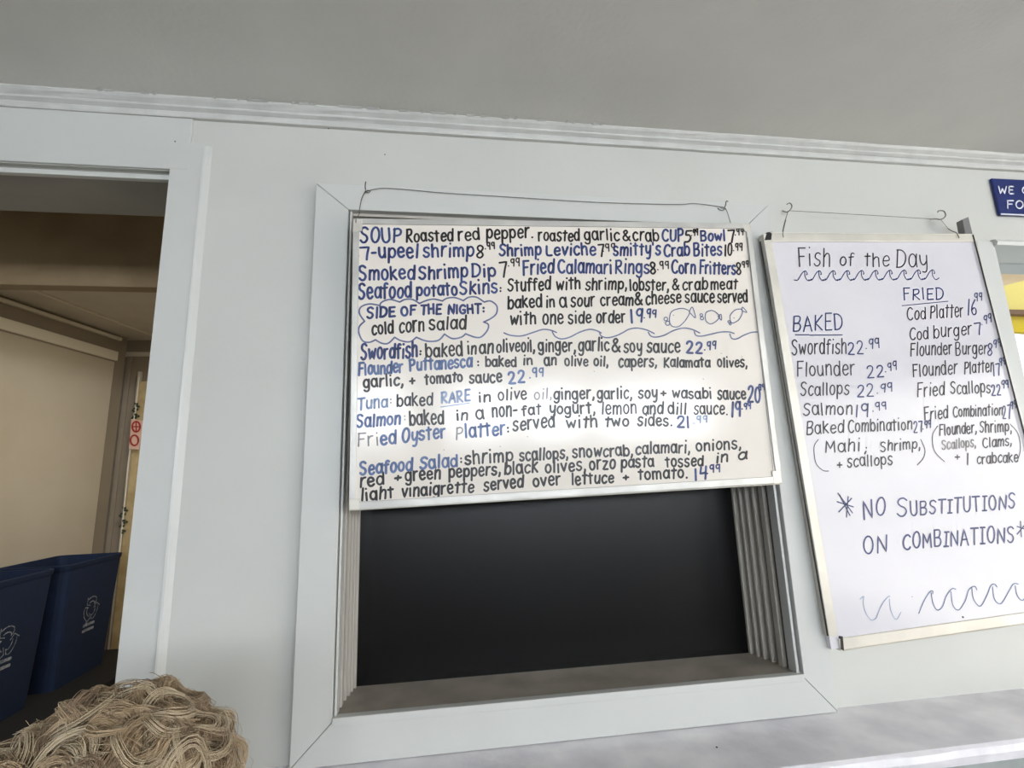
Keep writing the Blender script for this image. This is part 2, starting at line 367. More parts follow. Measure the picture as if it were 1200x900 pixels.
# counter and recycling bins
TZ = CH - .76
ct = empty('hall_counter', (-1.62, 1.2, 0), 'dark counter along the hall wall under the blue bins', 'counter')
MB().box(-1.78, -1.36, .3, 1.90, TZ - .03, TZ).build('top', 'counter', ct, bevel=.003)
MB().box(-1.76, -1.42, .34, 1.88, 0, TZ - .03).build('body', 'counter', ct)
def bin_(name, cx, cyy, rot, wid, dep, h, label, logo=True):
    r = empty(name, (cx, cyy, TZ), label, 'recycling bin', 'blue recycling bins in the hall')
    r.rotation_euler = (0, 0, rot)
    mb = MB(); n = 24
    def ring(w_, d_, z, rad=.03):
        out = []
        for sx_, sy_, a0 in ((1, 1, 0), (-1, 1, 90), (-1, -1, 180), (1, -1, 270)):
            for k in range(4):
                a_ = math.radians(a0 + 30 * k); out.append((sx_ * (d_ / 2 - rad) + rad * math.cos(a_), sy_ * (w_ / 2 - rad) + rad * math.sin(a_), z))
        return out
    rings = [ring(wid * .86, dep * .86, 0), ring(wid * .975, dep * .97, h - .02), ring(wid * .99, dep * .985, h - .019), ring(wid, dep, h - .004), ring(wid, dep, h), ring(wid * .965, dep * .94, h), ring(wid * .955, dep * .92, h - .03), ring(wid * .84, dep * .82, .01)]
    mb.loft(rings)
    o = mb.build('body', 'bin', None); o.parent = r
    # printed recycling emblem on the +x face: three folded arrows and two bars
    def face(u, v):    # u along y, v height; surface of tapered front
        t = v / h; return Vector((dep / 2 * (.86 + .11 * t) + .0015, u, v))
    nn = Vector((1, 0, .02)).normalized(); em = MB(); cz = h * .56; R_ = .050
    for k in range(3):
        a0 = math.radians(90 + 120 * k)
        def pt(ang, rr): return face(rr * math.cos(ang), cz + rr * math.sin(ang))
        for rr in (R_, R_ * .62):
            em.ribbon([pt(a0 + math.radians(d_), rr * (1.0 if abs(d_) < 35 else .86)) for d_ in (-48, -34, -18, 0, 18, 34)], .0018, nn)
        em.ribbon([pt(a0 - math.radians(48), R_ * .86), pt(a0 - math.radians(50), R_ * .5)], .0018, nn)
        em.ribbon([pt(a0 + math.radians(34), R_ * 1.2), pt(a0 + math.radians(58), R_ * .8), pt(a0 + math.radians(34), R_ * .38)], .0018, nn)
    for dz in (.062, .084):
        em.ribbon([face(-.038, cz - dz), face(-.01, cz - dz + .001), face(.036, cz - dz)], .0055, nn)
    e = em.build('printed_emblem', 'binlogo', None); e.parent = r
    return r
bin_('recycling_bin', -1.640, 1.525, math.radians(4), .42, .27, .475, 'open blue recycling bin beside the wooden door edge, farther one')
bin_('recycling_bin', -1.612, 1.05, math.radians(4), .42, .27, .475, 'open blue recycling bin nearest the camera, cut off by the left picture edge')

# ------------------------------------------------------------------ window at the far right and outdoors
w2 = sempty('window_2', (1.9, 0, VZ0))
def mitre2(a, b, c, d):
    return MB().hexa([(p[0], 0, p[1]) for p in (a, b, c, d)], [(p[0], -.006, p[1]) for p in (a, b, c, d)]).build('casing_board', 'casing', w2, bevel=.0012)
o0, o1, o2, o3 = VX0 - .052, VX1 + .052, VZ0 - .052, VZ1 + .012
mitre2((o0, o2), (o0, VZ1), (VX0 - .005, VZ1), (VX0 - .005, VZ0)); mitre2((o1, VZ1), (o1, o2), (VX1, VZ0), (VX1, VZ1))
mitre2((o1, o2), (o0, o2), (VX0, VZ0), (VX1, VZ0))
hl = MB(); rings = []; rnd = random.Random(9)
for i in range(60):
    x = VX0 - .004 + (VX1 - VX0 + .004) * i / 59; j = rnd.uniform(-.002, .003)
    rings.append([(x, 0, VZ1 - .012), (x, -.013, VZ1 - .012), (x, -.016, VZ1 - .004), (x, -.012, VZ1 + .003 + j), (x, 0, VZ1 + .006 + j)])
hl.loft(rings).build('head_casing', 'casing', w2)
MB().box(VX0, VX0 + .006, 0, WT, VZ0, VZ1).build('jamb', 'casing', w2); MB().box(VX1 - .006, VX1, 0, WT, VZ0, VZ1).build('jamb', 'casing', w2)
MB().box(VX0, VX1, 0, WT, VZ1 - .006, VZ1).build('jamb', 'casing', w2); MB().box(VX0, VX1, 0, WT, VZ0, VZ0 + .01).build('sill', 'casing', w2)
MB().box(VX0 + .006, VX1 - .006, .10, .104, VZ0 + .01, VZ1 - .006).build('pane', 'pane', w2)
aw = empty('yellow_awning', (2.9, 1.5, 0), 'bright yellow awning with a brown bar seen through the far right window', 'awning')
def quadslab(pxs, y, th, m, nm, par):
    a_ = [wallpt(*q_, y) for q_ in pxs]; return MB().hexa(a_, [v + Vector((0, th, 0)) for v in a_]).build(nm, m, par)
Y2 = .95
quadslab(((1160, 339), (1330, 296), (1330, 372), (1160, 364)), Y2, .03, 'awning2', 'upper_canvas', aw)
quadslab(((1160, 362), (1330, 366), (1330, 373), (1160, 367)), Y2 - .03, .05, 'brownbar', 'bar', aw)
quadslab(((1160, 367), (1330, 373), (1330, 400), (1160, 386)), Y2, .03, 'awning', 'valance', aw)
ev = empty('porch_eave', (2.9, 1.2, 0), 'grey and peach porch eave above the yellow awning outside', 'eave')
quadslab(((1150, 270), (1330, 270), (1330, 300), (1150, 308)), Y2 + .1, .04, 'greysof', 'fascia', ev)
quadslab(((1150, 308), (1330, 300), (1330, 330), (1150, 352)), Y2 + .2, .04, 'peach', 'soffit', ev)
ob = tag(MB().box(1.25, 6.5, 1.75, 1.85, 0, 2.2).build('outside_building', 'outwall'), 'white wall of a building outside the far right window', 'building')
structure(MB().box(1.02, 7, WT, 2.6, -.1, 0).build('floor_outside', 'asphalt'))

# ------------------------------------------------------------------ blue sign
sg = empty('blue_sign', wallpt(1185, 230, -.01), 'small dark blue sign with raised white capitals, top right corner', 'sign')
s0 = wallpt(1161, 209, -.006); s1 = wallpt(1170, 252.5, -.006); sw = .36
MB().hexa([(s0.x, -.001, s1.z), (s0.x + sw, -.001, s1.z + .006), (s0.x + sw, -.001, s0.z + .004), (s0.x, -.001, s0.z)],
          [(s0.x, -.008, s1.z), (s0.x + sw, -.008, s1.z + .006), (s0.x + sw, -.008, s0.z + .004), (s0.x, -.008, s0.z)]).build('panel', 'sign', sg, bevel=.0025)
MB().box(s0.x + .002, s0.x + sw, -.0095, -.008, s1.z + .001, s1.z + .0045).build('edge', 'signtxt', sg)

# ------------------------------------------------------------------ whiteboards
def board(name, label, px, ys, frame, face_m, fw, ground):
    lend = ground or 1
    """px: TL,TR,BR,BL pixels, ys their depths; builds surface, four rails; returns (root, point function, normal)"""
    c = [hit(*p, (0, y, 0), Vector((0, 1, 0))) for p, y in zip(px, ys)]
    TL, TR, BR, BL = c
    u = (TR - TL).normalized(); v = (TL - BL).normalized(); n = u.cross(v).normalized()   # n faces the wall or camera
    if n.y > 0: n = -n
    r = empty(name, tuple((BL + BR) / 2), label, 'whiteboard')
    def bil(a_, b_): return (TL * (1 - a_) + TR * a_) * (1 - b_) + (BL * (1 - a_) + BR * a_) * b_
    def slab(q4, d0, d1, nm, m, bv=.0008): return MB().hexa([p + n * d0 for p in q4], [p + n * d1 for p in q4]).build(nm, m, r, bevel=bv)
    slab([bil(.005, .005), bil(.995, .005), bil(.995, .995), bil(.005, .995)], -.010, 0, 'writing_surface', face_m, 0)
    W_ = (TR - TL).length; H_ = (TL - BL).length
    def off(a_, b_): return bil(a_, b_)
    fl, fr_, ft, fb = [f / d for f, d in zip(fw, (W_, W_, H_, H_))]
    def rail(q4, m):       # rail with a raised inner lip and bevelled body
        slab(q4, -.013, .0035, 'frame_rail', m, .0012)
    rail([off(fl, 0), off(1 - fr_, 0), off(1 - fr_, ft), off(fl, ft)], frame)
    rail([off(fl, 1 - fb), off(1 - fr_, 1 - fb), off(1 - fr_, 1), off(fl, 1)], frame)
    rail([off(0, 0), off(fl, 0), off(fl, lend), off(0, lend)], frame)
    rail([off(1 - fr_, 0), off(1, 0), off(1, 1), off(1 - fr_, 1)], frame)
    return r, bil, n, TL
b1, bil1, n1, o1_ = board('menu_whiteboard', 'wide whiteboard covered in blue and black handwritten menu, hanging over the dark window',
                  ((414, 256.5), (878.5, 262.5), (916, 566), (409, 598)), (-.054, -.054, -.040, -.040), 'alu', 'board1', (.012, .0125, .012, .0145), None)
b2, bil2, n2, o2_ = board('menu_whiteboard', 'tall whiteboard headed Fish of the Day, hanging right of the window',
                  ((893, 274.5), (1141, 275.5), (1256, 723), (973, 764)), (-.040, -.040, -.030, -.030), 'alul', 'board2', (.020, .003, .019, .023), .968)
# light edge line along the frames and the loose corner pieces
def onb(bil, n, TL, off):
    def f(px, py): return hit(px, py, TL + n * off, n)
    return f
f1 = onb(bil1, n1, o1_, .0006); f2 = onb(bil2, n2, o2_, .0006)
g1 = onb(bil1, n1, o1_, .004); g2 = onb(bil2, n2, o2_, .004)
def prism_px(g, pts, n, th, nm, m, par): a_ = [g(*p) for p in pts]; return MB().hexa([p - n * th for p in a_], a_).build(nm, m, par, bevel=.0008)
prism_px(g1, ((414, 258), (425, 256), (424, 270), (413, 272)), n1, .012, 'corner_cap', 'alul', b1)
prism_px(g1, ((409, 585), (421, 584), (421, 597), (409, 598.5)), n1, .012, 'corner_cap', 'alul', b1)
prism_px(g1, ((905, 552), (915, 551), (917, 566), (907, 567)), n1, .012, 'corner_cap', 'alul', b1)
prism_px(g1, ((869, 262.6), (878, 262.3), (880, 271), (873.5, 271)), n1, .012, 'corner_cap', 'alul', b1)
prism_px(g2, ((899, 272), (905, 271.5), (904, 281), (896, 281.5)), n2, .014, 'corner_cap', 'bplastic', b2)
prism_px(g2, ((984.5, 746), (988, 746), (989.5, 763), (985.5, 761)), n2, .014, 'corner_cap', 'bplastic', b2)
prism_px(g2, ((1128, 257), (1135, 254), (1140, 274), (1131, 273.5)), n2, .016, 'rail_end', 'gplastic', b2)
def edge_px(g, a_, b_, r_, m, par, nm='rail_edge'): MB().tube([g(*a_), g(*b_)], r_, 6).build(nm, m, par)
edge_px(g1, (411, 598), (916, 567), .0012, 'alul', b1)
edge_px(g1, (876, 278), (906, 552), .0006, 'gplastic', b1)
edge_px(g2, (903, 272.6), (1138, 274.6), .0011, 'alul', b2)
edge_px(g2, (989, 762), (1256, 723), .0013, 'alul', b2)
edge_px(g2, (1140, 275), (1256, 723), .0016, 'bplastic', b2)
edge_px(g2, (891, 283), (970, 745), .0018, 'bplastic', b2)

# ------------------------------------------------------------------ handwriting: a stroke alphabet (x-height 6, capitals 10, descender -4)
G = {
 'a': (5, 'O2.3,3,2.1,3|4.6,6 4.6,2 5,0'), 'b': (5, '.5,10 .5,0|O2.8,3,2.2,3'), 'c': (4.4, '4.2,5 2.6,6 .6,4.5 .4,2 1.6,.1 3,.1 4.2,1'),
 'd': (5, 'O2.3,3,2.1,3|4.6,10 4.6,0'), 'e': (4.6, '.6,3 4.2,3.4 3.8,5.3 2.4,6 .9,5 .4,2.5 1.4,.3 3,0 4.4,1'), 'f': (3.6, '3.8,9.2 2.8,10 1.7,9 1.5,6 1.5,0|.1,5.6 3.4,5.9'),
 'g': (5, 'O2.3,3.1,2.1,2.9|4.5,6 4.5,-1.5 3.4,-3.8 1.6,-3.7 .7,-2.6'), 'h': (4.8, '.5,10 .5,0|.5,4 2.2,6 3.8,5.6 4.2,4 4.3,0'), 'i': (1.8, '.9,5.6 .9,0|.9,10.2 .9,10.5'),
 'k': (4.6, '.5,10 .5,0|4,6.5 4,6.5 .7,3.2 .7,3.2 1.2,3.4 4.4,0'), 'l': (1.8, '.9,10 .9,0'), 'm': (7.4, '.5,6 .5,0|.5,4 1.8,6 3.2,5.6 3.6,4 3.6,0|3.6,4 5,6 6.3,5.6 6.8,4 6.8,0'),
 'n': (4.8, '.5,6 .5,0|.5,4 2.2,6 3.8,5.6 4.2,4 4.3,0'), 'o': (4.8, 'O2.4,3,2.1,3'), 'p': (5, '.5,6 .5,-4|O2.7,3.2,2.1,2.9'), 'q': (5, 'O2.3,3,2.1,3|4.5,6 4.5,-4'),
 'r': (3.6, '.5,6 .5,0|.5,3.6 1.6,5.6 3.3,6'), 's': (4.4, '4,5.4 2.6,6.1 1,5.4 .8,4 2,3.1 3.6,2.4 4,1.2 2.8,0 1.4,0 .3,1'), 't': (3.8, '1.9,9 1.9,0|.2,6 3.7,6.2'),
 'u': (4.8, '.5,6 .5,2 1.6,.1 3,.3 4.2,2|4.3,6 4.3,0'), 'v': (4.4, '.2,6 .2,6 2.1,.1 2.1,.1 4.2,6'), 'w': (6.6, '.2,6 .2,6 1.7,.1 1.7,.1 3.3,5 3.3,5 4.8,.1 4.8,.1 6.3,6'),
 'y': (4.6, '.4,6 .6,3 1.6,1.2 3,1.4 4.2,3|4.3,6 4.2,-1.5 3.2,-3.8 1.6,-3.6'), 'z': (4.4, '.3,6 4,6 4,6 .3,0 .3,0 4.2,0'), 'j': (2.6, '1.8,6 1.8,-2 .4,-3.6|1.8,8.4 1.8,8.6'), 'x': (4.2, '.2,6 4,0|4,6 .2,0'),
 'A': (6, '.2,0 .2,0 3,10 3,10 5.8,0|1.2,3.6 4.9,3.8'), 'B': (5.6, '.6,10 .6,0|.6,10 3.8,10 4.8,8.3 3.6,5.6 .8,5.3 4,5 5.2,2.8 3.8,.2 .5,0'), 'C': (5.8, '5.4,8.6 3.8,10 1.6,9 .4,5.5 1,1.8 2.8,0 4.6,.2 5.5,1.4'),
 'D': (5.8, '.6,10 .6,0|.2,10 3,9.8 5.2,7.4 5.2,3.2 3.2,.4 .3,0'), 'E': (5, '.6,10 .6,0|.6,10 4.6,10|.6,5.3 3.9,5.3|.6,0 4.8,.1'), 'F': (4.8, '.6,10 .6,0|.4,10 4.8,10|.6,5.4 3.8,5.5'),
 'G': (6, '5.4,8.6 3.8,10 1.6,9 .4,5.5 1,1.8 2.8,0 5,.8 5.4,4.2 5.4,4.2 3.4,4.2'), 'H': (5.8, '.6,10 .6,0|5.2,10 5.2,0|.6,5 5.2,5.2'), 'I': (1.8, '.9,10 .9,0'), 'J': (3, '2.4,10 2.4,2 .4,0'), 'K': (5.4, '.6,10 .6,0|5,10 5,10 .8,4.6 .8,4.6 5.2,0'),
 'L': (4.6, '.6,9 .5,2 1.6,0 4.4,.2'), 'M': (7, '.5,0 .5,0 .9,10 .9,10 3.5,3 3.5,3 6,10 6,10 6.5,0'), 'N': (6, '.5,0 .5,0 .5,10 .5,10 5.3,0 5.3,0 5.4,10'), 'O': (6, 'O3,5,2.6,5'),
 'P': (5.4, '.7,10 .7,0|.3,9.2 3,10 4.9,8.6 4.6,6 3,5 .8,4.7'), 'R': (5.6, '.6,10 .6,0|.3,9.8 3.6,10 4.6,8 3.6,5.6 .8,5 .8,5 5.2,0'), 'S': (5.4, '4.9,8.8 3.4,10 1.4,9.5 .7,7.6 1.8,5.8 3.8,4.6 4.7,2.6 3.6,.4 1.8,0 .3,1.4'),
 'T': (5.6, '.1,10 5.6,10|2.8,10 2.8,0'), 'U': (5.8, '.6,10 .6,3 1.6,.3 3.4,0 4.9,1.6 5.3,4 5.3,10'), 'V': (5.4, '.2,10 .2,10 2.7,0 2.7,0 5.2,10'), 'Y': (5.2, '.4,10 2.6,5 2.6,0|4.9,10 2.6,5'), 'W': (7.6, '.2,10 .2,10 1.9,0 1.9,0 3.8,7 3.8,7 5.6,0 5.6,0 7.4,10'),
 '0': (5, 'O2.5,5,2.1,5'), '1': (1.8, '.9,10 .9,0'), '2': (5.2, '.5,8 1.2,9.6 3,10 4.3,8.4 3.6,5 .4,0 .4,0 4.9,0'), '3': (5, '.5,9 2.5,10 4.2,8 2,5.4 4.4,3 2.8,0 .4,1'),
 '4': (5, '.8,10 .4,4.6 .4,4.6 4.4,5|4.2,10 4.2,0'), '5': (4.8, '4.5,10 4.5,10 1.1,9.8 1.1,9.8 .9,6.2 3,6.2 4.3,3.6 3,.4 .5,0'), '6': (4.8, '3.4,10 1,6 .5,2.5 1.8,0 3.8,.6 4,3.2 2.4,4.6 .7,3.2'),
 '7': (4.8, '.2,9.6 4.6,10 4.6,10 3.8,5 3.4,0'), '8': (4.6, '3.8,9 2.2,10 .8,8.4 1.4,6 3.2,4.4 4,2 2.6,0 .9,.6 .7,2.6 3,5.4 4,7.6 3.8,9'), '9': (4.8, 'O2.3,7.3,1.8,2.6|4.2,9.8 4.1,4 4,0'),
 '.': (1.8, '.8,.1 1,.3'), ',': (2, '1,.9 1,-.4 .4,-2'), ':': (2, '1,1 1,1.3|1,4.6 1,4.9'), ';': (2.4, '1.4,4.6 1.4,4.9|1.4,1 .8,-1.4'), "'": (1.6, '.8,10 .8,8'), '-': (3.6, '.4,4.6 3.2,4.8'),
 '+': (5, '.4,3.4 4.6,3.6|2.5,6 2.5,1'), '&': (6, '5.6,0 1.4,7 1.4,9 2.8,10 3.8,8.6 3,6.8 .8,4 .4,1.8 1.8,0 3.8,.8 5.4,4'), '!': (1.6, '.8,10 .8,3|.8,.3 .8,0'),
 'T_': (0, ''), '\u2160': (3.6, '1.8,10 1.8,0|.2,10 3.4,10|.2,0 3.4,0'),
}
def catmull(p, sub=4):
    out = []; n = len(p)
    for i in range(n - 1):
        a_, b_, c_, d_ = p[max(i - 1, 0)], p[i], p[i + 1], p[min(i + 2, n - 1)]
        if b_ == c_: continue
        for k in range(sub):
            t = k / sub; t2 = t * t; t3 = t2 * t
            out.append(tuple(.5 * (2 * b_[j] + (c_[j] - a_[j]) * t + (2 * a_[j] - 5 * b_[j] + 4 * c_[j] - d_[j]) * t2 + (3 * b_[j] - a_[j] - 3 * c_[j] + d_[j]) * t3) for j in (0, 1)))
    out.append(p[-1]); return out
def tall(q_):
    x, y = q_; return (x, y * 1.2) if 0 <= y <= 6 else (x, 7.2 + (y - 6) * .7) if y > 6 else (x, y * .85)
def glyph(ch):
    wd, res = glyph0(ch)
    if ch.islower(): res = [[tall(q_) for q_ in st] for st in res]
    return wd, res
def glyph0(ch):
    wd, s = G[ch]; res = []
    for st in s.split('|'):
        if not st: continue
        if st[0] == 'O':
            cx, cy_, rx, ry = map(float, st[1:].split(','))
            res.append([(cx + rx * math.sin(t) * -1, cy_ + ry * math.cos(t)) for t in [math.radians(-20 + 24 * k) for k in range(16)]])
        else:
            pts = [tuple(map(float, q_.split(','))) for q_ in st.split()]
            res.append(catmull(pts) if len(pts) > 2 else pts)
    return wd, res
rw = random.Random(21)
def write(text, x0, y0, x1, y1, cap, f, n, m, par, hw, italic=0, name='lettering', jit=1.0):
    """text between two baseline pixels; cap = capital height in pixels of the photograph's frame"""
    items = []; x = 0
    for ch in text:
        if ch == ' ': x += 3.4; continue
        wd, st = glyph(ch); items.append((x, wd, st)); x += wd + 1.55
    tot = max(x - 1.55, .1); k = cap / 10; mb = MB()
    for gx, wd, st in items:
        dy = rw.uniform(-.45, .45) * jit; sy = 1 + rw.uniform(-.08, .08) * jit; sh = italic + rw.uniform(-.07, .07) * jit
        for s in st:
            pts = []
            for (a_, b_) in s:
                t = (gx + a_ + sh * b_) / tot
                pts.append(f(x0 + (x1 - x0) * t, y0 + (y1 - y0) * t - (b_ * sy + dy) * k))
            mb.ribbon(pts, hw * rw.uniform(.92, 1.08), n)
    return mb.build(name, m, par)
def draw(polys, f, n, m, par, hw, name='drawing', smooth=True):
    mb = MB()
    for p in polys:
        p = [tuple(q_) for q_ in p]; mb.ribbon([f(*q_) for q_ in (catmull(p, 5) if smooth and len(p) > 2 else p)], hw, n)
    return mb.build(name, m, par)

